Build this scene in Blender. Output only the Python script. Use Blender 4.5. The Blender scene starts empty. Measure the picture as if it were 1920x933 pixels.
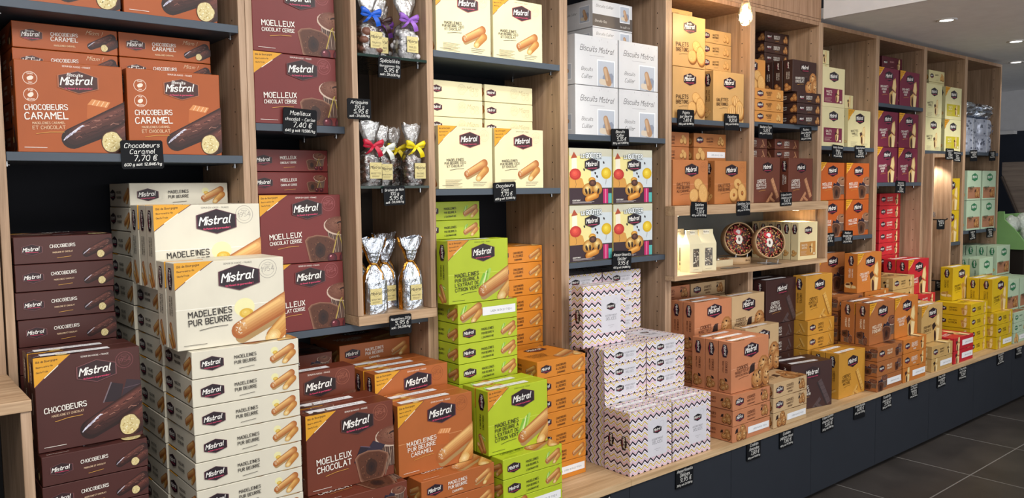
import bpy, bmesh, math, random
from mathutils import Vector, Matrix
R = random.Random(11)
C = bpy.context.scene.collection
PI = math.pi

# ------------------------------------------------------------------ camera, world, lights, exposure
def make_camera():
    yaw, pitch, roll, f = 0.6928, 0.0731, 0.0120, 1515.0
    fw = Vector((math.sin(yaw)*math.cos(pitch), math.cos(yaw)*math.cos(pitch), -math.sin(pitch)))
    r = fw.cross(Vector((0, 0, 1))).normalized()
    d = fw.cross(r)
    c, s = math.cos(roll), math.sin(roll)
    right, down = c*r + s*d, -s*r + c*d
    cam = bpy.data.cameras.new('camera')
    o = bpy.data.objects.new('camera', cam)
    C.objects.link(o)
    m = Matrix((right, -down, -fw)).transposed().to_4x4()
    m.translation = Vector((0, -2.25, 1.438))
    o.matrix_world = m
    cam.sensor_width = 36.0
    cam.lens = f/1920*36
    cam.clip_start = 0.05
    bpy.context.scene.camera = o
make_camera()

sc = bpy.context.scene
sc.view_settings.view_transform = 'Standard'
sc.view_settings.look = 'None'
sc.view_settings.gamma = 1.0
sc.view_settings.use_curve_mapping = False
sc.view_settings.exposure = -0.12
w = bpy.data.worlds.new('shop_ambient')
sc.world = w
w.use_nodes = True
w.node_tree.nodes['Background'].inputs[0].default_value = (0.97, 0.98, 1.0, 1)
w.node_tree.nodes['Background'].inputs[1].default_value = 0.48

def light(name, kind, loc, energy, color=(1, 1, 1), target=None, **kw):
    l = bpy.data.lights.new(name, kind)
    l.energy = energy
    l.color = color
    for k, v in kw.items():
        setattr(l, k, v)
    o = bpy.data.objects.new(name, l)
    C.objects.link(o)
    o.location = loc
    if target is not None:
        o.rotation_euler = (Vector(target)-Vector(loc)).to_track_quat('-Z', 'Y').to_euler()
    return o
WARM, COOL = (1.0, 0.88, 0.72), (1.0, 0.98, 0.95)
light('added_fill_light', 'AREA', (3.8, -5.6, 1.35), 160, (1.0, .98, .95), (4.2, 0, 3.0), shape='RECTANGLE', size=9.0, size_y=2.4)  # unseen fill added behind the camera to brighten the ceiling and shelf fronts
light('ceiling_panel_light', 'AREA', (0.3, -1.9, 2.9), 60, COOL, (0.8, 0.2, 1.0), shape='RECTANGLE', size=1.6, size_y=0.8)
light('ceiling_panel_light', 'AREA', (2.6, -1.9, 2.9), 44, COOL, (2.9, 0.2, 0.9), shape='RECTANGLE', size=1.6, size_y=0.8)
light('ceiling_track_light', 'SPOT', (1.55, -1.25, 2.85), 70, (1, .93, .8), (1.85, 0.05, 1.72), spot_size=0.55, spot_blend=0.5, shadow_soft_size=0.05)
light('ceiling_track_light', 'SPOT', (0.2, -1.7, 2.85), 55, (1, .95, .86), (0.75, -0.2, 0.8), spot_size=0.75, spot_blend=0.7, shadow_soft_size=0.06)
light('ceiling_track_light', 'SPOT', (2.2, -1.7, 2.85), 34, (1, .95, .86), (2.4, -0.2, 0.7), spot_size=0.75, spot_blend=0.7, shadow_soft_size=0.06)
light('ceiling_spot_light', 'SPOT', (4.565, -0.9, 2.29), 66, (1, .95, .86), (4.5, -0.05, 0.9), spot_size=1.2, spot_blend=0.8, shadow_soft_size=0.05)
light('ceiling_spot_light', 'SPOT', (6.542, -0.05, 2.29), 16, (1, .95, .86), (6.9, 0.05, 0.9), spot_size=2.2, spot_blend=0.8, shadow_soft_size=0.05)
light('ceiling_spot_light', 'SPOT', (5.594, -0.9, 2.29), 66, (1, .95, .86), (5.6, 0.0, 1.2), spot_size=1.2, spot_blend=0.8, shadow_soft_size=0.05)

# ------------------------------------------------------------------ materials
def lin(h):
    h = h.lstrip('#')
    v = [int(h[i:i+2], 16)/255 for i in (0, 2, 4)]
    return tuple(c/12.92 if c <= 0.04045 else ((c+0.055)/1.055)**2.4 for c in v) + (1.0,)
_M = {}
def nodes_of(m):
    m.use_nodes = True
    return m.node_tree.nodes, m.node_tree.links, m.node_tree.nodes['Principled BSDF']
def ink(hexc, rough=0.42, metal=0.0, spec=0.4, var=0.08):
    """printed card / paint of one colour with a faint procedural mottle"""
    key = (hexc, rough, metal, spec)
    if key in _M:
        return _M[key]
    m = bpy.data.materials.new('card_' + hexc.strip('#'))
    n, l, b = nodes_of(m)
    tc = n.new('ShaderNodeTexCoord')
    nz = n.new('ShaderNodeTexNoise'); nz.inputs['Scale'].default_value = 14; nz.inputs['Detail'].default_value = 3
    mx = n.new('ShaderNodeMix'); mx.data_type = 'RGBA'
    c = lin(hexc)
    mx.inputs['A'].default_value = c
    mx.inputs['B'].default_value = (c[0]*(1-2*var), c[1]*(1-2*var), c[2]*(1-2*var), 1)
    l.new(tc.outputs['Object'], nz.inputs['Vector'])
    l.new(nz.outputs['Fac'], mx.inputs['Factor'])
    l.new(mx.outputs['Result'], b.inputs['Base Color'])
    b.inputs['Roughness'].default_value = rough
    b.inputs['Metallic'].default_value = metal
    b.inputs['Specular IOR Level'].default_value = spec
    _M[key] = m
    return m
def wood(name, dark, mid, light_, axis):
    m = bpy.data.materials.new(name)
    n, l, b = nodes_of(m)
    tc = n.new('ShaderNodeTexCoord'); mp = n.new('ShaderNodeMapping')
    s = [26, 26, 26]; s[axis] = 1.1
    mp.inputs['Scale'].default_value = s
    nz = n.new('ShaderNodeTexNoise'); nz.inputs['Scale'].default_value = 2.2; nz.inputs['Detail'].default_value = 7; nz.inputs['Roughness'].default_value = 0.62; nz.inputs['Distortion'].default_value = 0.4
    s2 = [150, 150, 150]; s2[axis] = 3
    mp2 = n.new('ShaderNodeMapping'); mp2.inputs['Scale'].default_value = s2
    nz2 = n.new('ShaderNodeTexNoise'); nz2.inputs['Scale'].default_value = 2; nz2.inputs['Detail'].default_value = 2
    ad = n.new('ShaderNodeMath'); ad.operation = 'MULTIPLY_ADD'; ad.inputs[1].default_value = 0.3
    cr = n.new('ShaderNodeValToRGB')
    cr.color_ramp.elements[0].position = 0.46; cr.color_ramp.elements[0].color = lin(dark)
    cr.color_ramp.elements[1].position = 0.86; cr.color_ramp.elements[1].color = lin(light_)
    e = cr.color_ramp.elements.new(0.64); e.color = lin(mid)
    l.new(tc.outputs['Object'], mp.inputs['Vector']); l.new(mp.outputs['Vector'], nz.inputs['Vector'])
    l.new(tc.outputs['Object'], mp2.inputs['Vector']); l.new(mp2.outputs['Vector'], nz2.inputs['Vector'])
    l.new(nz2.outputs['Fac'], ad.inputs[0]); l.new(nz.outputs['Fac'], ad.inputs[2])
    l.new(ad.outputs[0], cr.inputs['Fac']); l.new(cr.outputs['Color'], b.inputs['Base Color'])
    b.inputs['Roughness'].default_value = 0.5
    return m
WOOD_V = wood('oak_vertical', '#8f745b', '#a88a6f', '#bfa186', 2)
WOOD_H = wood('oak_along', '#9b7d5e', '#b59676', '#caad8b', 0)
WOOD_B = wood('oak_bench', '#a98a64', '#c2a27a', '#d6b992', 0)
WOOD_HD = wood('oak_header', '#805f43', '#96745a', '#a8866a', 2)
WOOD_SL = wood('walnut_panel', '#5d5148', '#6d6057', '#7b6d62', 1)
SLATE = ink('#46505c', 0.45)
NAVY = ink('#12151d', 0.7, 0, .2)
PLINTH = ink('#252a33', 0.55, 0, .3)
BLACK = ink('#0b0b0d', 0.6)
WHITEW = ink('#d9dade', 0.8)
CEIL = ink('#eceef2', 0.85)
STEEL = ink('#b9bcc0', 0.25, 1.0)
SLATECARD = ink('#070a10', 0.6, 0, .2)
CHALK = ink('#f4f4f0', 0.7)
def glow(name, col, strength):
    m = bpy.data.materials.new(name)
    n, l, b = nodes_of(m)
    b.inputs['Base Color'].default_value = col + (1,)
    b.inputs['Emission Color'].default_value = col + (1,)
    b.inputs['Emission Strength'].default_value = strength
    return m
def film_mat(name, tint, opac, rough):
    m = bpy.data.materials.new(name)
    m.use_nodes = True
    n, l = m.node_tree.nodes, m.node_tree.links
    n.clear()
    out = n.new('ShaderNodeOutputMaterial'); mix = n.new('ShaderNodeMixShader')
    tr = n.new('ShaderNodeBsdfTransparent'); gl = n.new('ShaderNodeBsdfGlossy')
    tr.inputs[0].default_value = tint
    gl.inputs['Roughness'].default_value = rough
    tc = n.new('ShaderNodeTexCoord'); nz = n.new('ShaderNodeTexNoise'); nz.inputs['Scale'].default_value = 38; nz.inputs['Detail'].default_value = 4
    bp = n.new('ShaderNodeBump'); bp.inputs['Strength'].default_value = 0.9; bp.inputs['Distance'].default_value = 0.01
    fr = n.new('ShaderNodeFresnel'); fr.inputs['IOR'].default_value = 1.5
    ad = n.new('ShaderNodeMath'); ad.operation = 'ADD'; ad.inputs[1].default_value = opac; ad.use_clamp = True
    l.new(tc.outputs['Object'], nz.inputs['Vector']); l.new(nz.outputs['Fac'], bp.inputs['Height'])
    l.new(bp.outputs['Normal'], gl.inputs['Normal']); l.new(bp.outputs['Normal'], fr.inputs['Normal'])
    l.new(fr.outputs[0], ad.inputs[0]); l.new(ad.outputs[0], mix.inputs[0])
    l.new(tr.outputs[0], mix.inputs[1]); l.new(gl.outputs[0], mix.inputs[2]); l.new(mix.outputs[0], out.inputs[0])
    return m
FILM = film_mat('cellophane', (0.98, 0.98, 0.98, 1), 0.15, 0.22)
FILMTOP = film_mat('cellophane_gathered', (0.96, 0.96, 0.97, 1), 0.32, 0.26)
GLASS = film_mat('shelf_glass', (0.72, 0.86, 0.82, 1), 0.05, 0.02)
BULBGLASS = film_mat('bulb_glass', (1.0, 0.9, 0.75, 1), 0.03, 0.02)
def crinkle(name, hexc, rough=0.2, metal=1.0, scale=30, strength=1.0):
    m = bpy.data.materials.new(name)
    n, l, b = nodes_of(m)
    b.inputs['Base Color'].default_value = lin(hexc)
    b.inputs['Roughness'].default_value = rough
    b.inputs['Metallic'].default_value = metal
    tc = n.new('ShaderNodeTexCoord'); nz = n.new('ShaderNodeTexNoise'); nz.inputs['Scale'].default_value = scale; nz.inputs['Detail'].default_value = 5
    bp = n.new('ShaderNodeBump'); bp.inputs['Strength'].default_value = strength; bp.inputs['Distance'].default_value = 0.012
    l.new(tc.outputs['Object'], nz.inputs['Vector']); l.new(nz.outputs['Fac'], bp.inputs['Height']); l.new(bp.outputs['Normal'], b.inputs['Normal'])
    return m
FOIL = crinkle('silver_foil', '#ccd3de', 0.26)
GOLDFOIL = crinkle('gold_foil', '#c98f3e', 0.25)
def chevron_mat():
    m = bpy.data.materials.new('chevron_print')
    n, l, b = nodes_of(m)
    uv = n.new('ShaderNodeUVMap'); sx = n.new('ShaderNodeSeparateXYZ')
    pp = n.new('ShaderNodeMath'); pp.operation = 'PINGPONG'; pp.inputs[1].default_value = 0.0165
    ad = n.new('ShaderNodeMath'); ad.operation = 'MULTIPLY_ADD'; ad.inputs[1].default_value = 0.85
    dv = n.new('ShaderNodeMath'); dv.operation = 'DIVIDE'; dv.inputs[1].default_value = 0.041
    fr = n.new('ShaderNodeMath'); fr.operation = 'FRACT'
    cr = n.new('ShaderNodeValToRGB'); cr.color_ramp.interpolation = 'CONSTANT'
    cols = ['#2c1830', '#f1edf0', '#d3a5b4', '#f1edf0', '#c2b5cd', '#f3f0f2', '#bfa524', '#f1edf0', '#cdc1d4', '#f3f0f2']
    el = cr.color_ramp.elements
    el[0].position = 0; el[0].color = lin(cols[0]); el[1].position = 0.19; el[1].color = lin(cols[1])
    for p, c in zip((0.24, 0.37, 0.40, 0.51, 0.57, 0.70, 0.76, 0.90), cols[2:]):
        e = el.new(p); e.color = lin(c)
    l.new(uv.outputs['UV'], sx.inputs[0]); l.new(sx.outputs['X'], pp.inputs[0]); l.new(pp.outputs[0], ad.inputs[0]); l.new(sx.outputs['Y'], ad.inputs[2])
    l.new(ad.outputs[0], dv.inputs[0]); l.new(dv.outputs[0], fr.inputs[0]); l.new(fr.outputs[0], cr.inputs['Fac']); l.new(cr.outputs['Color'], b.inputs['Base Color'])
    b.inputs['Roughness'].default_value = 0.4
    return m
CHEV = chevron_mat()
def tile_mat():
    m = bpy.data.materials.new('floor_tile_dark')
    n, l, b = nodes_of(m)
    tc = n.new('ShaderNodeTexCoord'); nz = n.new('ShaderNodeTexNoise'); nz.inputs['Scale'].default_value = 3.5; nz.inputs['Detail'].default_value = 8
    cr = n.new('ShaderNodeValToRGB')
    cr.color_ramp.elements[0].position = 0.35; cr.color_ramp.elements[0].color = lin('#35312f')
    cr.color_ramp.elements[1].position = 0.75; cr.color_ramp.elements[1].color = lin('#4a4542')
    sx = n.new('ShaderNodeSeparateXYZ')
    def grout(axis, off):
        a = n.new('ShaderNodeMath'); a.operation = 'ADD'; a.inputs[1].default_value = off + 60
        md = n.new('ShaderNodeMath'); md.operation = 'MODULO'; md.inputs[1].default_value = 0.61
        lt = n.new('ShaderNodeMath'); lt.operation = 'LESS_THAN'; lt.inputs[1].default_value = 0.006
        l.new(sx.outputs[axis], a.inputs[0]); l.new(a.outputs[0], md.inputs[0]); l.new(md.outputs[0], lt.inputs[0])
        return lt
    l.new(tc.outputs['Object'], sx.inputs[0]); l.new(tc.outputs['Object'], nz.inputs['Vector'])
    g1, g2 = grout('X', -4.237 + 0.61*7 - 60 % 0.61), grout('Y', 0.684 + 0.61*3 - 60 % 0.61)
    mxm = n.new('ShaderNodeMath'); mxm.operation = 'MAXIMUM'
    l.new(g1.outputs[0], mxm.inputs[0]); l.new(g2.outputs[0], mxm.inputs[1])
    mx = n.new('ShaderNodeMix'); mx.data_type = 'RGBA'; mx.inputs['B'].default_value = lin('#8a8886')
    l.new(nz.outputs['Fac'], cr.inputs['Fac']); l.new(cr.outputs['Color'], mx.inputs['A']); l.new(mxm.outputs[0], mx.inputs['Factor'])
    l.new(mx.outputs['Result'], b.inputs['Base Color'])
    b.inputs['Roughness'].default_value = 0.42
    return m

# ------------------------------------------------------------------ mesh helpers
class MB:
    """collects polygons of several materials; build() links ONE mesh object"""
    def __init__(self):
        self.v, self.f, self.m, self.mats, self.sm, self.uv = [], [], [], [], [], {}
    def mi(self, mat):
        if mat not in self.mats:
            self.mats.append(mat)
        return self.mats.index(mat)
    def poly(self, pts, mat, smooth=False, uv=None):
        b = len(self.v)
        self.v += [tuple(p) for p in pts]
        self.f.append(tuple(range(b, b+len(pts))))
        self.m.append(self.mi(mat)); self.sm.append(smooth)
        if uv:
            self.uv[len(self.f)-1] = uv
    def grid(self, rows, mat, smooth=True, close=False):
        b = len(self.v); n = len(rows[0])
        for r in rows:
            self.v += [tuple(p) for p in r]
        k = self.mi(mat)
        for i in range(len(rows)-1):
            for j in range(n if close else n-1):
                q = (b+i*n+j, b+i*n+(j+1) % n, b+(i+1)*n+(j+1) % n, b+(i+1)*n+j)
                self.f.append(q); self.m.append(k); self.sm.append(smooth)
    def box(self, x0, x1, y0, y1, z0, z1, mat, bev=0.0):
        if bev <= 0:
            P = [(x0,y0,z0),(x1,y0,z0),(x1,y1,z0),(x0,y1,z0),(x0,y0,z1),(x1,y0,z1),(x1,y1,z1),(x0,y1,z1)]
            b = len(self.v); self.v += P; k = self.mi(mat)
            for q in ((0,3,2,1),(4,5,6,7),(0,1,5,4),(1,2,6,5),(2,3,7,6),(3,0,4,7)):
                self.f.append(tuple(b+i for i in q)); self.m.append(k); self.sm.append(False)
            return
        bm = bmesh.new()
        bmesh.ops.create_cube(bm, size=1)
        for v in bm.verts:
            v.co = ((x0+x1)/2+v.co.x*(x1-x0), (y0+y1)/2+v.co.y*(y1-y0), (z0+z1)/2+v.co.z*(z1-z0))
        bmesh.ops.bevel(bm, geom=bm.edges[:], offset=bev, segments=1, affect='EDGES')
        self.addbm(bm, mat)
    def addbm(self, bm, mat, smooth=False):
        b = len(self.v); bm.verts.index_update(); k = self.mi(mat)
        self.v += [tuple(v.co) for v in bm.verts]
        for f in bm.faces:
            self.f.append(tuple(b+v.index for v in f.verts)); self.m.append(k); self.sm.append(smooth)
        bm.free()
    def tube(self, pts, r, mat, n=8, cap=True):
        pts = [Vector(p) for p in pts]
        rows = []
        for i, p in enumerate(pts):
            d = (pts[min(i+1, len(pts)-1)]-pts[max(i-1, 0)]).normalized()
            u = d.cross(Vector((0, 0, 1)) if abs(d.z) < 0.9 else Vector((1, 0, 0))).normalized(); v = d.cross(u)
            rr = r[i] if isinstance(r, (list, tuple)) else r
            rows.append([p+u*rr*math.cos(t*2*PI/n)+v*rr*math.sin(t*2*PI/n) for t in range(n)])
        self.grid(rows, mat, close=True)
        if cap:
            self.poly(rows[0], mat); self.poly(rows[-1][::-1], mat)
    def lathe(self, prof, mat, n=24, c=(0, 0, 0), axis='z'):
        rows = []
        for r, h in prof:
            row = []
            for t in range(n):
                a = 2*PI*t/n
                if axis == 'z':
                    row.append((c[0]+r*math.cos(a), c[1]+r*math.sin(a), c[2]+h))
                else:
                    row.append((c[0]+r*math.cos(a), c[1]+h, c[2]+r*math.sin(a)))
            rows.append(row)
        self.grid(rows, mat, close=True)
    def ball(self, c, r, mat, sub=2, sq=(1, 1, 1), rot=None):
        bm = bmesh.new(); bmesh.ops.create_icosphere(bm, subdivisions=sub, radius=1)
        for v in bm.verts:
            p = Vector((v.co.x*r*sq[0], v.co.y*r*sq[1], v.co.z*r*sq[2]))
            if rot: p.rotate(rot)
            v.co = p+Vector(c)
        self.addbm(bm, mat, True)
    def mesh(self, name):
        me = bpy.data.meshes.new(name)
        me.from_pydata(self.v, [], self.f)
        for m in self.mats:
            me.materials.append(m)
        me.polygons.foreach_set('material_index', self.m)
        me.polygons.foreach_set('use_smooth', self.sm)
        if self.uv:
            ul = me.uv_layers.new(name='UVMap')
            for fi, uvs in self.uv.items():
                for li, q in zip(me.polygons[fi].loop_indices, uvs):
                    ul.data[li].uv = q
        me.update()
        return me
    def build(self, name, parent=None, loc=(0, 0, 0), rot=(0, 0, 0)):
        o = bpy.data.objects.new(name, self.mesh(name))
        C.objects.link(o)
        o.location = loc; o.rotation_euler = rot
        if parent: o.parent = parent
        return o
def link(name, me, parent=None, loc=(0, 0, 0), rot=(0, 0, 0)):
    o = bpy.data.objects.new(name, me); C.objects.link(o)
    o.location = loc; o.rotation_euler = rot
    if parent: o.parent = parent
    return o
def tag(o, label, cat, group=None):
    o['label'] = label; o['category'] = cat
    if group: o['group'] = group
    return o
def thing(name, label, cat, loc=(0, 0, 0), rz=0, group=None):
    o = bpy.data.objects.new(name, None); C.objects.link(o)
    o.empty_display_size = 0.05
    o.location = loc; o.rotation_euler = (0, 0, rz)
    return tag(o, label, cat, group)
def struct(o):
    o['kind'] = 'structure'
    return o

# ------------------------------------------------------------------ stroke lettering (hand-drawn caps and lower case)
GL = {
'A':'003860 1353','B':'00084857554404 4453514000','C':'57482817060210304051','D':'0008384756523000','E':'58080050 0444','F':'580800 0444','G':'5748280702102040515434','H':'0800 5850 0454','I':'1810','J':'4842301002','K':'0800 580450','L':'080050','M':'0008346860','N':'00085058','O':'280602204052564828','P':'00084857554404','Q':'280602204052564828 3250','R':'00084857554404 2450','S':'57481807055351401001','T':'0868 3830','U':'080210405258','V':'083068','W':'0820466088','X':'0850 5800','Y':'083468 3430','Z':'08580050',
'0':'280602204052564828','1':'062820','2':'07284857550050','3':'0858255351301001','4':'40480252','5':'580805355351301001','6':'48160301104051534403','7':'085820','8':'28070553513010010355573828','9':'10425557481807051455',
'a':'4335150401103042 454150','b':'08003041443504','c':'4435150401103041','d':'48401001041544','e':'03434435150401103041','f':'48382720 0545','g':'451504011041 454b3c0c','h':'0800 0325354440','i':'0500 0708','j':'152b0c 1718','k':'0800 450340','l':'080110','m':'0500 04153430 34456460','n':'0500 0425354440','o':'150401103041443515','p':'050c 041535444130100 1'.replace(' 1','1'),'q':'454c 451504011041','r':'0500 032545','s':'443515044241301001','t':'18112031 0535','u':'0501103041 4540','v':'052045','w':'0510345065','x':'0540 4500','y':'0520 450c','z':'05450040',
',':'110a','.':'0001','-':'0343','!':'0803 0001','/':'0048',':':'0001 0405',"'":'0806','€':'57482817060210304051 0545 0343','*':'0343',
}
for a, b, acc in (('é','e','2738'),('ê','e','172837'),('É','E','2939'),('Ê','E','193929'),('À','A','2938'),('û','u','172837'),('Û','U','193929'),('ô','o','172837')):
    GL[a] = GL[b]+' '+acc
YM = {'a': -1, 'b': -2, 'c': -3}
def strokes(ch):
    out = []
    for s in GL.get(ch, '').split(' '):
        if len(s) >= 4:
            out.append([(int(s[i]), YM.get(s[i+1], int(s[i+1]) if s[i+1].isdigit() else 0)) for i in range(0, len(s)-1, 2)])
    return out
def gw(ch):
    if ch == ' ': return 3.4
    s = strokes(ch)
    return (max(p[0] for st in s for p in st) if s else 2)+1.9
def smooth_line(pts, k=3):
    if len(pts) < 3: return pts
    out = []
    for i in range(len(pts)-1):
        p0, p1, p2, p3 = pts[max(i-1, 0)], pts[i], pts[i+1], pts[min(i+2, len(pts)-1)]
        for j in range(k):
            t = j/k
            out.append(tuple(0.5*((2*p1[a])+(-p0[a]+p2[a])*t+(2*p0[a]-5*p1[a]+4*p2[a]-p3[a])*t*t+(-p0[a]+3*p1[a]-3*p2[a]+p3[a])*t**3) for a in (0, 1)))
    return out+[pts[-1]]

class Art:
    """flat artwork on one face: origin O, axes U, V, normal N; layers sit 0.25 mm apart"""
    def __init__(self, mb, O, U, V, w, h):
        self.mb, self.O, self.U, self.V = mb, Vector(O), Vector(U), Vector(V)
        self.N = self.U.cross(self.V); self.w, self.h = w, h
        self.layer = 0; self.sub = 0
    def put(self, pts, col, clip=True):
        mat = ink(col) if isinstance(col, str) else col
        if clip:
            e = 0.0008
            for ax, lim, sg in ((0, e, 1), (0, self.w-e, -1), (1, e, 1), (1, self.h-e, -1)):
                o = []
                for i in range(len(pts)):
                    a, b = pts[i-1], pts[i]
                    da, db = (a[ax]-lim)*sg, (b[ax]-lim)*sg
                    if (da >= 0) != (db >= 0):
                        t = da/(da-db); o.append((a[0]+(b[0]-a[0])*t, a[1]+(b[1]-a[1])*t))
                    if db >= 0: o.append(b)
                pts = o
                if len(pts) < 3: return
        z = self.N*(0.00008*self.layer+0.00002*(self.sub % 4)+0.00003); self.sub += 1
        P = [self.O+self.U*p[0]+self.V*p[1]+z for p in pts]
        # keep the winding along +N
        ar = sum(pts[i-1][0]*pts[i][1]-pts[i][0]*pts[i-1][1] for i in range(len(pts)))
        self.mb.poly(P if ar > 0 else P[::-1], mat)
    def up(self, n=1):
        self.layer += n
    def rect(self, x0, y0, x1, y1, col):
        self.put([(x0, y0), (x1, y0), (x1, y1), (x0, y1)], col)
    def ell(self, cx, cy, rx, ry, col, ang=0, n=20, wob=0, seed=0):
        rr = random.Random(seed); c, s = math.cos(ang), math.sin(ang)
        pts = []
        for i in range(n):
            t = 2*PI*i/n; k = 1+(rr.random()-.5)*wob
            x, y = rx*k*math.cos(t), ry*k*math.sin(t)
            pts.append((cx+x*c-y*s, cy+x*s+y*c))
        self.put(pts, col)
    def blob(self, p0, p1, r0, r1, col, n=9):
        a = math.atan2(p1[1]-p0[1], p1[0]-p0[0]); pts = []
        for i in range(n+1):
            t = a+PI/2+PI*i/n; pts.append((p0[0]+r0*math.cos(t), p0[1]+r0*math.sin(t)))
        for i in range(n+1):
            t = a-PI/2+PI*i/n; pts.append((p1[0]+r1*math.cos(t), p1[1]+r1*math.sin(t)))
        self.put(pts, col)
    def line(self, pts, wd, col):
        run = [pts[0]]
        for i in range(1, len(pts)):
            if math.hypot(pts[i][0]-run[-1][0], pts[i][1]-run[-1][1]) > 1e-6: run.append(pts[i])
        cut = [0]
        for i in range(1, len(run)-1):          # a sharp turn starts a new piece, so no piece folds over itself
            a = (run[i][0]-run[i-1][0], run[i][1]-run[i-1][1]); b = (run[i+1][0]-run[i][0], run[i+1][1]-run[i][1])
            if a[0]*b[0]+a[1]*b[1] < 0.2*math.hypot(*a)*math.hypot(*b): cut.append(i)
        cut.append(len(run)-1)
        for c0, c1 in zip(cut, cut[1:]):
            q = run[c0:c1+1]
            if len(q) < 2: continue
            keep = self.sub; L, Rr = [], []
            for i, p in enumerate(q):
                a, b = q[max(i-1, 0)], q[min(i+1, len(q)-1)]
                dx, dy = b[0]-a[0], b[1]-a[1]; l = math.hypot(dx, dy) or 1
                dx, dy = dx/l, dy/l; e = wd*.36*((i == len(q)-1)-(i == 0))
                L.append((p[0]+dx*e-dy*wd/2, p[1]+dy*e+dx*wd/2)); Rr.append((p[0]+dx*e+dy*wd/2, p[1]+dy*e-dx*wd/2))
            for i in range(len(q)-1):
                self.sub = keep; self.put([L[i], Rr[i], Rr[i+1], L[i+1]], col)
    def ring(self, cx, cy, r, wd, col, n=22):
        self.line([(cx+r*math.cos(2*PI*i/n), cy+r*math.sin(2*PI*i/n)) for i in range(n+1)], wd, col)
    def text(self, s, cx, y, h, col, align='c', bold=0.15, slant=0.0, tilt=0.0, smooth=False, maxw=None, sp=2.3, top=False):
        """one line of stroke lettering; top: y is the cap line; returns the height used"""
        k = h/8.0; sq = 1.0
        wid = lambda: (sum(gw(c)-1.9+sp for c in s)-sp)*k*sq
        if maxw and wid() > maxw:
            f = maxw/wid(); k *= f**.72; sq *= f**.28
        h = k*8; W = wid()
        if top: y -= h
        x = cx-W/2 if align == 'c' else (cx if align == 'l' else cx-W)
        ct, st = math.cos(tilt), math.sin(tilt); x0 = x
        y -= st*W/2 if align == 'c' else 0
        for c in s:
            for sk in strokes(c):
                pts = smooth_line(sk) if smooth else sk
                q = []
                for px, py in pts:
                    X = x+(px+py*slant)*k*sq-x0; Y = py*k
                    q.append((x0+X*ct-Y*st, y+X*st+Y*ct))
                self.line(q, h*bold, col)
            x += (gw(c)-1.9+sp)*k*sq
        return h

# ------------------------------------------------------------------ packaging artwork
def logo(a, cx, cy, w, hexc='#241620', border='#5a2c3c', sub=None, txt='#f6f3ee', tag_=True, small=False):
    h = w*0.62
    def hexa(k):
        return [(cx, cy+h/2*k), (cx-w/2*k, cy+h*0.26*k), (cx-w/2*k, cy-h*0.26*k), (cx, cy-h/2*k), (cx+w/2*k, cy-h*0.26*k), (cx+w/2*k, cy+h*0.26*k)]
    a.put(hexa(1.0), border); a.up(); a.put(hexa(0.94), hexc); a.up()
    a.text('Mistral', cx-w*0.05, cy-h*0.10, h*0.37, txt, bold=0.165, slant=0.34, tilt=0.08, smooth=not small, maxw=w*0.76, sp=2.0)
    if sub: a.text(sub, cx-w*0.08, cy+h*0.24, h*0.12, txt, bold=0.17, slant=0.2)
    if tag_:
        if small: a.rect(cx-w*.3, cy-h*.24, cx+w*.3, cy-h*.20, '#c8365e')
        else: a.text('Un Moment de gourmandise !', cx, cy-h*0.30, h*0.10, '#d8436c', bold=0.2, tilt=0.05, maxw=w*0.66)
def corner(a, W, H, cw, ch, col='#e0a526', text='#5a3a10'):
    a.put([(0.001, H-0.001), (0.001, H-ch), (cw, H-0.001)], col); a.up()
    a.line([(0.002, H-ch), (cw*0.28, H-ch*0.72)], 0.0016, '#5a2c3c'); a.line([(cw*0.28, H-ch*0.72), (cw*0.66, H-ch*.34)], 0.0018, '#f2ead8'); a.line([(cw*.66, H-ch*.34), (cw, H-.001)], .0016, '#5a2c3c')
    for i, t in enumerate(('Blé de Bourgogne', 'Beurre extra-fin', 'Œufs Frais'.replace('Œ', 'Oe'))):
        a.text(t, cw*0.08, H-ch*(0.20+0.17*i), ch*0.085, text, 'l', 0.2, tilt=0.06, maxw=cw*(0.56-0.13*i))
def stamp(a, cx, cy, r, col):
    a.ring(cx, cy, r, 0.0012, col); a.ring(cx, cy, r*0.72, 0.0007, col)
    a.text('1954', cx, cy-r*0.22, r*0.46, col, bold=0.12, tilt=0.12, maxw=r*1.7)
    a.text('Depuis', cx, cy+r*.38, r*.16, col, bold=.15)
def mixc(c1, c2, t):
    return '#'+''.join('%02x' % round(int(c1[i:i+2], 16)*(1-t)+int(c2[i:i+2], 16)*t) for i in (1, 3, 5))
def gblob(a, p0, p1, r0, r1, c1, c2, n=6, sh=(-.10, .22), squeeze=.86):
    """nested tapered shapes from an outer tone c1 to an inner tone c2, drifting towards the printed highlight"""
    for k in range(n):
        t = k/(n-1); q = 1-squeeze*t; r = max(r0, r1)
        o = (sh[0]*r*t*1.6, sh[1]*r*t*1.6)
        m = ((p0[0]+p1[0])/2, (p0[1]+p1[1])/2); e = 1-.34*t
        a.blob((m[0]+(p0[0]-m[0])*e+o[0], m[1]+(p0[1]-m[1])*e+o[1]), (m[0]+(p1[0]-m[0])*e+o[0], m[1]+(p1[1]-m[1])*e+o[1]), r0*q, r1*q, mixc(c1, c2, t)); a.up()
def gell(a, cx, cy, rx, ry, c1, c2, ang=0, n=5, sh=(-.15, .2), wob=0, seed=0, core=.8):
    for k in range(n):
        t = k/(n-1); q = 1-core*t
        a.ell(cx+sh[0]*rx*t, cy+sh[1]*ry*t, rx*q, ry*q, mixc(c1, c2, t), ang, 20, wob, seed); a.up()
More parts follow.
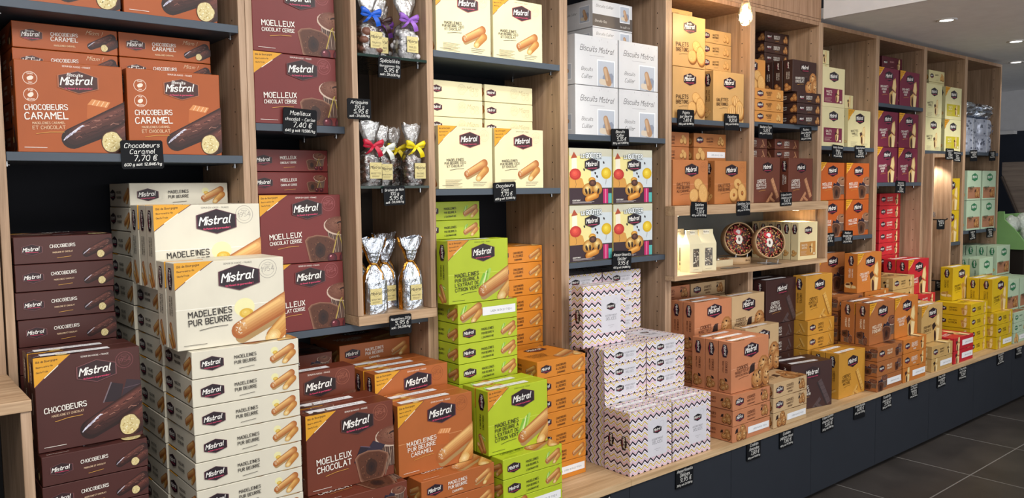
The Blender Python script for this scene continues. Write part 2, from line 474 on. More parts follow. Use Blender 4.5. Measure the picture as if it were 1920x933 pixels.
def speckle(a, cx, cy, rx, ry, n, r, cols, seed=1, ang=0):
    rr = random.Random(seed)
    for k in range(n):
        t, q = rr.random()*2*PI, math.sqrt(rr.random()); x, y = rx*q*math.cos(t), ry*q*math.sin(t)
        a.ell(cx+x*math.cos(ang)-y*math.sin(ang), cy+x*math.sin(ang)+y*math.cos(ang), r*(.6+rr.random()*.8), r*(.5+rr.random()*.6), cols[k % len(cols)], rr.random()*3, 6, .5, k)
    a.up()
def madeleine(a, cx, cy, s, extra=None):
    P = lambda x, y: (cx+x*s, cy+y*s)
    if extra == 'caramel': cube(a, *P(-.36, .26), s*.2)
    if extra == 'egg':
        a.ell(*P(-.34, .24), s*.19, s*.17, '#e9e4ae'); a.up(); gell(a, *P(-.31, .13), s*.13, s*.09, '#d9b040', '#ecd074', n=3)
    if extra == 'lime':
        for k in range(5): a.blob(P(-.56+.07*k, -.02+.03*k), P(-.40+.05*k, .26+.03*k), s*.02, s*.04, ('#7fb83a', '#a9cf5e', '#d6e8a0')[k % 3])
        a.up()
    a.blob(P(-.40, -.28), P(.42, .13), s*.13, s*.16, mixc('#9b7a4a', '#c8a878', .3)); a.up()
    gblob(a, P(-.44, -.17), P(.52, .30), s*.155, s*.185, '#a85f2c', '#e9bd78', 6, (-.12, .30))
    speckle(a, *P(-.44, -.12), s*.12, s*.11, 26, s*.014, ('#e8d6bc', '#d8b48a', '#f0e4d0'), 3, .5)
    gblob(a, P(.20, -.34), P(.60, .02), s*.15, s*.17, '#b1702f', '#e2b266', 5, (-.25, .25))
    gell(a, *P(.18, -.36), s*.15, s*.12, '#d9b069', '#f0dba6', .5, 4, (0, .1), .16, 5)
def cube(a, cx, cy, s):
    a.put([(cx-s, cy-s*.7), (cx+s*.6, cy-s), (cx+s*.7, cy+s*.3), (cx-s*.9, cy+s*.5)], '#b8622c')
    a.up(); a.put([(cx-s*.9, cy+s*.5), (cx+s*.7, cy+s*.3), (cx+s, cy+s*.8), (cx-s*.5, cy+s)], '#d98f55'); a.up()
    for k in range(4): a.line([(cx-s*.5+k*s*.35, cy+s*.5-k*.05*s), (cx-s*.25+k*s*.35, cy+s*.9-k*.05*s)], s*.07, '#f0c49a')
    a.up()
def choco(a, cx, cy, s, extra=None):
    P = lambda x, y: (cx+x*s, cy+y*s)
    if extra == 'caramel': cube(a, *P(.0, .27), s*.2)
    if extra == 'squares':
        a.put([P(-.22, .20), P(.06, .18), P(.12, .48), P(-.08, .54)], '#2a1d24'); a.put([P(.08, .25), P(.42, .30), P(.46, .50), P(.18, .56)], '#35262e'); a.up()
        a.line([P(-.08, .54), P(-.22, .20)], s*.02, '#7a6a72'); a.line([P(.12, .40), P(.44, .44)], s*.012, '#5a464e'); a.up()
    gblob(a, P(-.44, -.24), P(.56, .26), s*.18, s*.23, '#26110f', '#6a3a31', 6, (-.10, .34))
    rr = random.Random(5)
    for k in range(40):
        t = rr.random(); x, y = -.40+.95*t, -.17+.46*t+(rr.random()-.5)*.24
        a.line([P(x, y), P(x+.05+.03*rr.random(), y+.05*(rr.random()-.1)), P(x+.09, y+.02)], s*.011, ('#8a5548', '#3a1a17', '#a87666', '#2c1311')[k % 4])
    a.up()
    for k in range(10):
        x, y = -.58+.022*k, -.27+.018*k
        a.line([P(x, y), P(x+.05, y+.07), P(x+.13, y+.10+.012*(k % 3))], s*.016, ('#d5d2e2', '#a9a2b8', '#e9e8f2')[k % 3])
    a.up()
    gblob(a, P(.26, -.26), P(.70, .0), s*.22, s*.24, '#2a1311', '#6a382e', 5, (-.05, .3))
    for k in range(16):
        x, y = .36+.34*rr.random(), -.2+.3*rr.random(); a.line([P(x, y), P(x+.05, y+.04)], s*.010, ('#8e5a4c', '#341714')[k % 2])
    a.up()
    a.ell(*P(.20, -.28), s*.185, s*.20, '#51301f', 0, 22, .06, 2); a.up(); a.ell(*P(.195, -.28), s*.165, s*.18, '#dccb93', 0, 24, .10, 2); a.up()
    speckle(a, *P(.195, -.28), s*.14, s*.155, 40, s*.014, ('#c4ab66', '#efe4b8', '#b59a58', '#f4ecca'), 8)
def muffin(a, cx, cy, s, extra='cherry', body='#6e4030', cut='#57301f'):
    P = lambda x, y: (cx+x*s, cy+y*s)
    lo = mixc(body, '#1c0c08', .35); hi = mixc(body, '#e0b898', .30)
    # whole muffin behind, in its pleated paper
    a.put([P(-.02, .26), P(.70, .26), P(.60, -.30), P(.10, -.30)], '#4a342c'); a.up()
    for k in range(13): a.line([P(.01+.055*k, .24), P(.11+.040*k, -.28)], s*.016, ('#a88f7e', '#75594c')[k % 2])
    a.up()
    a.ell(*P(.33, .33), s*.43, s*.22, '#cbb4a2', -.06, 22, .04, 2); a.up(); gell(a, *P(.34, .345), s*.41, s*.21, body, hi, -.06, 5, (.05, .35), .05, 4)
    speckle(a, *P(.34, .36), s*.36, s*.16, 46, s*.013, (lo, hi, mixc(body, lo, .5)), 12, -.06)
    a.ell(*P(.38, .43), s*.08, s*.03, '#2e1713', .1, 10, .4, 2); a.ell(*P(.28, .41), s*.05, s*.022, '#2e1713', .5, 8, .4, 3); a.up()
    if extra == 'choc':
        a.put([P(-.60, -.06), P(-.44, .26), P(-.22, .20), P(-.16, -.05)], '#241a28'); a.put([P(-.34, .10), P(-.14, .32), P(.14, .18), P(-.05, -.02)], '#2f2636'); a.up(); a.line([P(-.44, .26), P(-.22, .20)], s*.014, '#6a5a6c'); a.up()
    # cut muffin in front
    prof = [P(-.58, .02), P(-.50, .10), P(-.28, .14), P(.0, .10), P(.20, .0), P(.22, -.06), P(.10, -.44), P(.04, -.52), P(-.40, -.54), P(-.47, -.46)]
    c0 = P(-.17, -.2)
    for k in range(5):
        t = k/4; q = 1-.20*t
        a.put([(c0[0]+(x-c0[0])*q, c0[1]+(y-c0[1])*q+.05*s*t*.3) for x, y in prof], mixc(mixc(body, '#d8b498', .35), cut, min(1, t*1.4))); a.up()
    speckle(a, *P(-.18, -.2), s*.30, s*.26, 60, s*.012, (mixc(cut, '#1a0a06', .5), mixc(cut, '#b88a6a', .4)), 21)
    gell(a, *P(-.2, -.22), s*.13, s*.18, mixc(cut, '#1a0c0a', .5), '#1f0f10', 0, 3, (0, 0), .2, 6)
    if extra == 'cherry':
        a.line([P(.12, -.30), P(.26, .16), P(.30, .20)], s*.020, '#c2ac50'); a.line([P(.42, -.30), P(.28, .18)], s*.020, '#b09a44'); a.up()
        for x, y in ((.10, -.42), (.42, -.42)): gell(a, *P(x, y), s*.125, s*.125, '#3c0c18', '#7a2030', 0, 4, (-.2, .3)); a.ell(*P(x-.04, y+.05), s*.025, s*.018, '#e0a0a8', .5, 8)
        a.up()
    else:
        for k in range(5): a.line([P(.13+.022*k, -.46+.05*k), P(.16+.03*k, -.20+.06*k)], s*.014, ('#9a7f6c', '#6b4c3c')[k % 2])
        a.up()
def rounds(a, cx, cy, s, stripes=False, c1='#9c6228', c2='#e2b470', hole=False):
    P = lambda x, y: (cx+x*s, cy+y*s)
    for i, (x, y, rx, ry, t) in enumerate(((.02, .26, .27, .21, -.3), (-.24, -.12, .27, .25, .3), (.26, -.06, .27, .37, .2))):
        a.ell(*P(x+.02, y-.05), s*rx, s*ry, mixc(c1, '#3a200c', .25), t); a.up(); gell(a, *P(x-.01, y+.01), s*rx*.97, s*ry*.96, mixc(c1, c2, .35), mixc(c1, c2, .9), t, 3, (-.06, .05), .03, i, .16); speckle(a, *P(x-.02, y+.02), s*rx*.7, s*ry*.7, 16, s*.012, (mixc(c1, c2, .55), mixc(c2, '#f6e2b8', .5)), i+5)
        if hole: gell(a, *P(x, y), s*rx*.26, s*ry*.24, '#8a4a20', '#d88a3a', t, 3)
        if stripes:
            for k in range(6): a.line([P(x-.17+.06*k, y-.18), P(x-.11+.06*k, y+.18)], s*.016, ('#a0662e', '#f0d2a0')[k % 2])
            a.up()
def cookie(a, cx, cy, s):
    P = lambda x, y: (cx+x*s, cy+y*s)
    rr = random.Random(9)
    a.put([P(-.50, .02), P(-.2, .08), P(-.20, .28), P(-.42, .26)], '#2c1a18'); a.put([P(-.20, .28), P(-.42, .26), P(-.34, .32), P(-.16, .33)], '#4a3430'); a.up()
    for i, (x, y, rx, ry, t) in enumerate(((.24, .22, .30, .28, .5), (-.04, -.16, .36, .30, .2), (.40, -.12, .26, .36, 0))):
        a.ell(*P(x+.01, y-.03), s*rx, s*ry, '#6f4020', t, 18, .12, i); a.up(); gell(a, *P(x, y+.02), s*rx*.95, s*ry*.92, '#a9703c', '#d9ab72', t, 4, (-.05, .15), .10, i+7)
        speckle(a, *P(x, y), s*rx*.8, s*ry*.8, 14, s*.034, ('#33190f', '#45261a', '#8a5a34', '#e4c494'), i+30)
def crepe(a, cx, cy, s, col='#d7a95a', dk='#a8742e'):
    P = lambda x, y: (cx+x*s, cy+y*s)
    def stick(x, y, L, wd, t):
        c, sn = math.cos(t), math.sin(t)
        q = lambda u, v: P(x+u*c-v*sn, y+u*sn+v*c)
        a.put([q(-L, -wd), q(L, -wd), q(L, wd), q(-L, wd)], dk); a.up()
        a.put([q(-L, -wd*.5), q(L, -wd*.5), q(L, wd), q(-L, wd)], col); a.up()
        for k in range(6): a.line([q(-L*.9+k*L*.34, -wd*.5), q(-L*.8+k*L*.34, wd*.9)], s*.012, dk)
        a.up()
    stick(-.22, -.36, .3, .08, .75); stick(-.05, -.42, .22, .07, -.5); stick(.14, .05, .46, .12, -1.05)
def croq(a, cx, cy, s, dark='#3d2620'):
    P = lambda x, y: (cx+x*s, cy+y*s)
    a.put([P(-.3, -.1), P(-.42, .2), P(-.2, .3), P(-.02, .1)], dark); a.up()
    a.put([P(-.1, .2), P(.0, .56), P(.22, .66), P(.3, .3), P(.24, .05)], '#cda565'); a.put([P(-.32, -.02), P(-.08, .12), P(.3, .02), P(.2, -.5), P(-.08, -.62), P(-.3, -.4)], '#cda565'); a.up()
    a.put([P(-.05, .24), P(.02, .52), P(.2, .6), P(.24, .3), P(.18, .1)], '#e9cf97'); a.put([P(-.02, .06), P(.26, .0), P(.17, -.46), P(-.02, -.56)], '#ecd6a4'); a.up()
    a.ell(*P(-.14, -.26), s*.1, s*.24, dark, .1, 12, .2, 3); a.up()
def spoon(a, cx, cy, s):
    P = lambda x, y: (cx+x*s, cy+y*s)
    a.rect(cx-s*.55, cy-s*.62, cx+s*.55, cy+s*.62, '#f4f5f8'); a.up(); a.rect(cx-s*.5, cy-s*.57, cx+s*.5, cy+s*.57, '#b9c0cc'); a.up()
    a.ell(*P(.12, -.2), s*.34, s*.3, '#8c93a4', .5, 14, .3, 2); a.up()
    a.blob(P(-.3, -.3), P(.2, -.34), s*.12, s*.14, '#d6c8b4'); a.up(); a.blob(P(.16, -.3), P(-.04, .22), s*.17, s*.14, '#b08a68'); a.up(); a.blob(P(.06, -.2), P(-.06, .22), s*.06, s*.08, '#c7a684'); a.up()
def lines(a, x, y, w, n, col, dy=0.005):
    for k in range(n): a.rect(x, y-k*dy, x+w*(1-.12*(k % 3)), y-k*dy+0.0013, col)

# kind: (W, H, T, body, logo hex, border, title colour, title lines, picture, options)
K = {
 'caramel_choc': (.245, .224, .0655, '#a9531f', '#4a2a26', '#b06a4a', '#f4efe6', ['CHOCOBEURS', 'CARAMEL'], ('choco', 'caramel'), dict(sub='Biscuits', icons=1, title2=['MADELEINES CARAMEL', 'ET CHOCOLAT'])),
 'dark_choc': (.222, .215, .0675, '#4b2420', '#331c20', '#7a4a4c', '#f4efe6', ['CHOCOBEURS'], ('choco', 'squares'), dict(corner=1, stamp='#7a4346', title2=['MADELEINE ET CHOCOLAT'], stick=1)),
 'madeleine': (.272, .21, .0672, '#dcd6c4', '#241620', '#5a2c3c', '#2a2422', ['MADELEINES', 'PUR BEURRE'], ('mad', 'egg'), dict(corner=1, stamp='#9a958c', perf='#f4f0e4')),
 'cherry_cake': (.26, .204, .0685, '#742a28', '#2a181b', '#6a3a3c', '#f4efe6', ['MOELLEUX', 'CHOCOLAT CERISE'], ('muffin', 'cherry'), dict(corner=1, stamp='#a0585a')),
 'choc_cake': (.272, .22, .076, '#6f3524', '#261517', '#5a3430', '#f4efe6', ['MOELLEUX', 'CHOCOLAT'], ('muffin', 'choc'), dict(corner=1, stamp='#a0604c', stick=1)),
 'caramel_mad': (.272, .217, .068, '#b0622f', '#241620', '#5a2c3c', '#f6efe4', ['MADELEINES', 'PUR BEURRE', 'CARAMEL'], ('mad', 'caramel'), dict(corner=1, stamp='#8a4a22', perf='#d89a66', stick=1)),
 'coco_choc': (.235, .215, .0635, '#ece2b6', '#3a2024', '#a8505a', '#3a342e', ['MADELEINES', 'PUR BEURRE COCO', 'ET CHOCOLAT'], ('mad2', None), dict(corner=1, stamp='#cfc29a', mid=1)),
 'lime': (.256, .21, .067, '#b4c62a', '#241620', '#5a2c3c', '#2c2c18', ['MADELEINES', 'PUR BEURRE À', "L'EXTRAIT DE", 'CITRON VERT'], ('mad', 'lime'), dict(corner='#d98a2a', perf='#cfdc5c', stick=1)),
 'orange_choc': (.24, .21, .0637, '#d8862a', '#241620', '#5a2c3c', '#4a2a14', ['CHOCOBEURS', "À L'ÉCORCE", "D'ORANGE"], ('mad', None), dict()),
 'spoon': (.243, .192, .113, '#d6d7da', None, None, '#26262c', [], ('spoon', None), dict(script=1)),
 'snack': (.241, .222, .06, '#e6d98e', '#1f1822', '#3a2c34', '#f4efe6', [], ('gouter', None), dict(gouter=1)),
 'chevron': (.235, .235, .0637, CHEV, '#17131a', '#17131a', '#70707a', [], ('none', None), dict(chev=1, stick=1)),
 'palet': (.23, .224, .085, '#c79e66', '#241620', '#5a2c3c', '#4a3016', ['PALETS', 'BRETONS'], ('rounds', None), dict(P=1, sub='Biscuits')),
 'galette': (.238, .228, .062, '#c9a066', '#241620', '#5a2c3c', '#4a3016', ['GALETTES', 'BRETONNES'], ('rounds', 's'), dict(P=1, sub='Biscuits')),
 'galette_caramel': (.25, .2, .066, '#bd7644', '#241620', '#4a3a30', '#5a3018', ['GALETTES', 'PUR BEURRE', 'AU CARAMEL'], ('rounds', None), dict(P=1, stamp='#9a5c34', perf='#d8a07a')),
 'galette_coco': (.25, .2, .066, '#bb7842', '#241620', '#4a3a30', '#5a3018', ['GALETTES', 'PUR BEURRE'], ('rounds', 'h'), dict(P=1, stamp='#9a5c34', perf='#d8a07a')),
 'rocher_choc': (.225, .16, .0545, '#3c2622', '#2e1a1c', '#3c2622', '#f4efe6', ['ROCHERS COCO', 'CHOCOLAT'], ('cookie', None), dict(P=1)),
 'rocher_coco': (.245, .16, .0545, '#c98c48', '#241620', '#5a2c3c', '#4a2a14', ['ROCHERS', 'COCO'], ('rounds', None), dict(P=1)),
 'crepe_milk': (.228, .222, .054, '#6b3a2c', '#241318', '#2e1a1c', '#f4efe6', ['CRÊPES', 'DENTELLE', 'CHOCOLAT AU LAIT'], ('crepe', 'm'), dict(P=1)),
 'cream_pouch': (.238, .207, .07, '#dbd1a4', '#2e2a30', '#3c3838', '#3a342e', [], ('panel', '#7a2c46'), dict(P=1, pouch=1)),
 'cream_carton': (.254, .207, .0765, '#e2d8a6', '#241620', '#3a2c34', '#4a4034', ['NAVETTES', 'VANILLE'], ('croq', None), dict(P=1, corner=1, mid=1)),
 'orange_cake': (.259, .203, .066, '#b85a22', '#241620', '#5a2c3c', '#f6efe4', ['MOELLEUX', 'CHOCOLAT ORANGE'], ('muffin', 'cream'), dict(P=1, corner=1)),
 'plum_croq': (.254, .207, .0765, '#75263f', '#2a1a28', '#3a2434', '#f4efe6', ['CROQ-NANTS', 'AMANDE', 'NOIR'], ('croq', None), dict(P=1, corner=1)),
 'red_croq': (.275, .212, .0765, '#c02430', '#241620', '#3a1a1c', '#f6efe4', ['CROQ-NANTS', 'FRUITS ROUGES'], ('croq', None), dict(P=1, corner=1, stick=1)),
 'beige_croq': (.272, .215, .0735, '#c8a468', '#241620', '#3a2c34', '#4a3418', ['CROQ-NANTS', 'CHOCOLAT'], ('croq', '#2c1a16'), dict(P=1, corner=1, stick=1)),
 'orange_croq': (.272, .215, .077, '#c87a34', '#241620', '#5a2c3c', '#f6efe4', ['CROQ-NANTS', 'PÉPITES', 'RAISIN'], ('croq', None), dict(P=1, corner=1, stick=1)),
 'fondant': (.272, .215, .077, '#a8683a', '#241620', '#5a3a30', '#f6e6cc', ['MOELLEUX', 'FONDANT'], ('muffin', 'choc'), dict(P=1, corner=1, stick=1)),
 'yellow_croq': (.262, .212, .0775, '#d3b21a', '#241620', '#3a2c34', '#5a4410', ['CROQ-NANTS', 'CITRON'], ('croq', '#b98a3a'), dict(P=1, stick=1)),
 'crepe_plain': (.260, .225, .074, '#cc9438', '#241620', '#3a2c34', '#5a3c10', ['CRÊPES', 'DENTELLE', 'NATURE'], ('crepe', None), dict(P=1, stick=1)),
 'crepe_dark': (.278, .220, .074, '#402422', '#2c181c', '#402422', '#f4efe6', ['CRÊPES', 'DENTELLE', 'CHOCOLAT NOIR'], ('crepe', 'd'), dict(P=1, stick=1)),
 'cookie': (.272, .215, .066, '#c7835c', '#241620', '#5a2c3c', '#5a2c1c', ['COOKIES', 'NOISETTES ET', 'PÉPITES DE CHOCOLAT'], ('cookie', None), dict(P=1, sub='Biscuits', perf='#dca888', stick=1)),
 'cookie_almond': (.27, .215, .066, '#cdae84', '#241620', '#5a2c3c', '#5a3a24', ['COOKIES', 'AMANDES ET', 'PÉPITES'], ('cookie', None), dict(P=1, sub='Biscuits', perf='#e4ccac', stick=1)),
 'green_bio': (.24, .205, .068, '#b6cdb2', '#2f7a52', '#2f7a52', '#3a5a44', ['COOKIES BIO'], ('panelb', '#a8765a'), dict(P=1, tag=0)),
 'lemon_pouch': (.254, .207, .06, '#e2dcaa', '#2e2a30', '#3c3838', '#3a342e', [], ('panel', '#c2b52c'), dict(P=1, pouch=1, corner=1)),
 'vanilla_pouch': (.238, .207, .06, '#e2dcaa', '#2e2a30', '#3c3838', '#4a4034', ['NAVETTES', 'VANILLE'], ('croq', None), dict(P=1, pouch=1, mid=1)),
 'vanilla_flat': (.24, .2, .077, '#dfd6a2', '#241620', '#3a2c34', '#4a4034', ['NAVETTES'], ('none', None), dict(P=1)),
 'plum_flat': (.265, .2, .077, '#5b2430', '#3a1a22', '#5b2430', '#d8a0a0', ['CROQ-NANTS'], ('croq', None), dict(P=1)),
 'assort': (.185, .195, .045, '#e8d8aa', '#2a1a1c', '#7a3a3a', '#4a4034', [], ('panel', '#c08a48'), dict(P=1)),
}
def picture(a, kind, ex, cx, cy, s):
    if kind == 'mad': madeleine(a, cx, cy, s, ex)
    elif kind == 'mad2': madeleine(a, cx, cy, s)
    elif kind == 'choco': choco(a, cx, cy, s, ex)
    elif kind == 'muffin': muffin(a, cx, cy, s, ex) if ex != 'cream' else muffin(a, cx, cy, s, 'choc', '#8c6248', '#5c3a28')
    elif kind == 'rounds': rounds(a, cx, cy, s, ex == 's', hole=ex == 'h')
    elif kind == 'cookie': cookie(a, cx, cy, s)
    elif kind == 'crepe': crepe(a, cx, cy, s, *{'m': ('#c08c66', '#8a5a40'), 'd': ('#574648', '#332628'), None: ('#dcae5c', '#a06c28')}[ex])
    elif kind == 'croq': croq(a, cx, cy, s, ex or '#4a2a22')
    elif kind == 'spoon': spoon(a, cx, cy, s)
def front_art(a, W, H, k):
    (_, _, _, body, lg, bd, tc, title, (pic, ex), op) = k
    if op.get('chev'):
        a.rect(W*.42, H*.20, W*.88, H*.80, '#d9d8e0'); a.up()
        logo(a, W*.65, H*.62, W*.2, lg, bd, tag_=True, small=True); a.ring(W*.76, H*.7, W*.05, .0008, '#b4b4c0')
        a.text('ASSORTIMENT', W*.65, H*.46, H*.028, tc, bold=.12); a.text('DÉLICES', W*.65, H*.40, H*.042, tc, bold=.12); a.rect(W*.58, H*.31, W*.72, H*.313, tc); a.rect(W*.62, H*.28, W*.68, H*.283, tc)
        return
    if op.get('script'):
        a.text('Biscuits Mistral', W*.5, H*.68, H*.15, tc, bold=.10, slant=.35, tilt=-.02, smooth=True, maxw=W*.76); a.rect(W*.33, H*.60, W*.67, H*.605, '#80808a')
        a.text('Biscuits', W*.27, H*.29, H*.085, tc, bold=.10, slant=.3, smooth=True, maxw=W*.25); a.text('Cuiller', W*.27, H*.14, H*.085, tc, bold=.10, slant=.3, smooth=True, maxw=W*.24)
        spoon(a, W*.71, H*.24, W*.38)
        for x, y in ((.38, .93), (.55, .9), (.60, .93), (.75, .9), (.95, .88)): a.rect(W*x, H*y, W*x+.001, H*y+.006, '#8a8a90')
        return
    if op.get('gouter'):
        a.rect(.001, H*.3, W*.5, H-.001, '#e8dc96'); a.rect(W*.5, H*.3, W-.001, H-.001, '#ccd6dc'); a.put([(0.001, H*.3), (W*.36, H*.3), (W*.3, H*.46), (W*.15, H*.52), (0.001, H*.5)], '#d39a4a'); a.up()
        a.rect(.001, H*.86, W-.001, H-.001, '#cbc9b4'); a.rect(.001, .001, W-.001, H*.3, '#38262e'); a.up()
        a.put([(W*.06, H*.62), (W*.18, H*.62), (W*.17, H*.82), (W*.06, H*.82)], '#ece6d2'); a.put([(W*.04, H*.81), (W*.19, H*.83), (W*.11, H*.93)], '#a84a30'); a.up()
        for x, y in ((.34, .62), (.6, .56), (.8, .75), (.64, .5)): a.ell(W*x, H*y, W*.018, W*.025, '#2a2024', .6, 8)
        # plain stand-ins of the same size and colours take the place of the printed cartoon figures
        gell(a, W*.14, H*.54, W*.13, H*.10, '#b8322a', '#e8604c', 0, 4); a.line([(W*.14, H*.44), (W*.16, H*.36), (W*.14, H*.31)], .0012, '#6a4a3a'); gell(a, W*.86, H*.56, W*.12, H*.105, '#d2ac14', '#f2dc58', 0, 4); a.line([(W*.86, H*.45), (W*.84, H*.36)], .0012, '#6a4a3a')
        a.rect(W*.78, H*.02, W*.90, H*.28, '#c02468'); a.rect(W*.905, H*.02, W*.985, H*.2, '#58b4b0'); a.up(); a.rect(W*.83, H*.02, W*.85, H*.28, '#e88ab0'); a.up()
        gell(a, W*.42, H*.27, W*.13, H*.11, '#b07a30', '#f0d490', .4, 4); gell(a, W*.64, H*.29, W*.12, H*.11, '#b07a30', '#f0d490', -.4, 4); gell(a, W*.52, H*.44, W*.08, H*.05, '#c88a2c', '#ecb858', 0, 3); gell(a, W*.53, H*.385, W*.085, H*.06, '#40241a', '#7a5040', 0, 4)
        gblob(a, (W*.40, H*.10), (W*.62, H*.17), W*.05, W*.055, '#b8701e', '#f0b860', 5)
        for x, t in ((.38, .4), (.46, .1), (.66, -.3)): a.ell(W*x, H*.24, W*.022, H*.055, '#2e1812', t, 10)
        a.up(2); a.text('LE', W*.3, H*.83, H*.055, '#5a6a74', bold=.42); a.text('GOÛTER', W*.55, H*.83, H*.085, '#5a6a74', bold=.42, maxw=W*.36); a.up()
        a.text('LE', W*.3, H*.83, H*.055, '#eef2f2', bold=.22); a.text('GOÛTER', W*.55, H*.83, H*.085, '#eef2f2', bold=.22, maxw=W*.36); a.up()
        logo(a, W*.52, H*.71, W*.34, lg, bd); a.text('ASSORTIMENT', W*.06, H*.07, H*.02, '#f0ece4', 'l', .2); lines(a, W*.06, H*.05, W*.5, 2, '#cfc6c4', .004)
        return
    if op.get('corner'):
        cw = W*(.30 if op.get('P') else .34)
        corner(a, W, H, cw, H*.31, op['corner'] if isinstance(op['corner'], str) else '#dfa028')
    if op.get('icons'):
        for y, n in ((.80, 0), (.62, 1)):
            a.ring(W*.14, H*y, W*.062, .0012, '#f2e2d2'); a.ell(W*.14, H*y, W*.03, W*.022, '#f2e2d2', .4, 10, .3, n); a.text(('SANS', 'PUR')[n], W*.14, H*y+W*.036, H*.016, '#f2e2d2', bold=.2); a.text(('OGM', 'BEURRE')[n], W*.14, H*y-W*.05, H*.014, '#f2e2d2', bold=.2)
    if not op.get('P') and tc:
        a.text('SEMUR EN AUXOIS - FRANCE', W*.56, H*.945, H*.020, tc, bold=.14, maxw=W*.26)
    if op.get('stamp'): stamp(a, W*(.84 if not op.get('P') else .86), H*(.86 if not op.get('P') else .84), W*.085, op['stamp'])
    if op.get('perf'):
        a.line([(0.002, H*.46), (W*.3, H*.462), (W*.7, H*.458), (W-.002, H*.46)], .0014, op['perf'])
    if pic == 'panel':
        a.rect(W*.1, H*.10, W*.9, H*.47, ex); a.up(); picture(a, 'croq', None, W*.68, H*.29, W*.24)
        a.text('GALETS', W*.32, H*.36, H*.05, '#f2ead8', bold=.16, maxw=W*.3); a.text('NANTAIS', W*.32, H*.29, H*.04, '#f2ead8', bold=.16, maxw=W*.3); a.rect(W*.78, H*.12, W*.86, H*.17, '#e8dfc4')
        lines(a, W*.14, H*.22, W*.3, 4, '#cdb6a8', .006)
    elif pic == 'panelb':
        a.rect(W*.05, H*.06, W*.95, H*.44, ex); a.up(); picture(a, 'cookie', None, W*.68, H*.25, W*.3)
        a.text('COOKIES', W*.28, H*.36, H*.045, '#4a2a1c', bold=.16, maxw=W*.32); lines(a, W*.1, H*.32, W*.3, 2, '#5a3a2a', .008)
    elif pic != 'none':
        if op.get('mid'): picture(a, pic, ex, W*.66, H*.30, W*.34); lines(a, W*.12, H*.14, W*.3, 7, '#a89c80', .004); lines(a, W*.62, H*.10, W*.26, 3, '#8a8070', .006)
        elif op.get('P'): picture(a, pic, ex, W*(.72 if pic != 'muffin' else .76), H*(.28 if pic not in ('croq', 'muffin') else .31), W*{'croq': .54, 'muffin': .44}.get(pic, .52))
        else: picture(a, pic, ex, W*{'mad': .78, 'muffin': .82}.get(pic, .75), H*(.27 if pic == 'mad' else .31), W*{'mad': .5, 'muffin': .50}.get(pic, .58))
    a.up(2)
    if op.get('P'): logo(a, W*.52, H*.77, W*.38, lg, bd, op.get('sub'), tag_=op.get('tag', 1))
    else: logo(a, W*.57, H*.785, W*.38, lg, bd, op.get('sub'))
    n = len(title); th = H*(.082 if n < 3 else .062)*(1.0 if not op.get('mid') else .62); x = W*(.29 if op.get('P') else .30); y = H*(.44 if n < 3 else .48)
    if op.get('P'): y += H*.02
    if pic == 'choco': x, y = W*.27, y+H*(.08 if n > 1 else .03)
    for i, t in enumerate(title):
        hh = th*(1.0 if i == 0 or n < 3 else .86)
        u = a.text(t, x, y, hh, tc, bold=.16, tilt=.05, maxw=W*(.38 if not op.get('P') else .36), top=True); y -= u*1.0+th*.38
    for t in op.get('title2', []):
        u = a.text(t, x+.004, y, H*.036, '#e8c8a4', bold=.15, tilt=.05, maxw=W*.29, top=True); y -= u+H*.02
    if title: a.line([(x-W*.1, y-.008), (x+W*.02, y-.003), (x+W*.15, y-.002)], .0013, '#d6a04c' if tc[1] == 'f' else tc)
    if not op.get('P'): a.rect(W*.06, H*.05, W*.26, H*.055, tc)
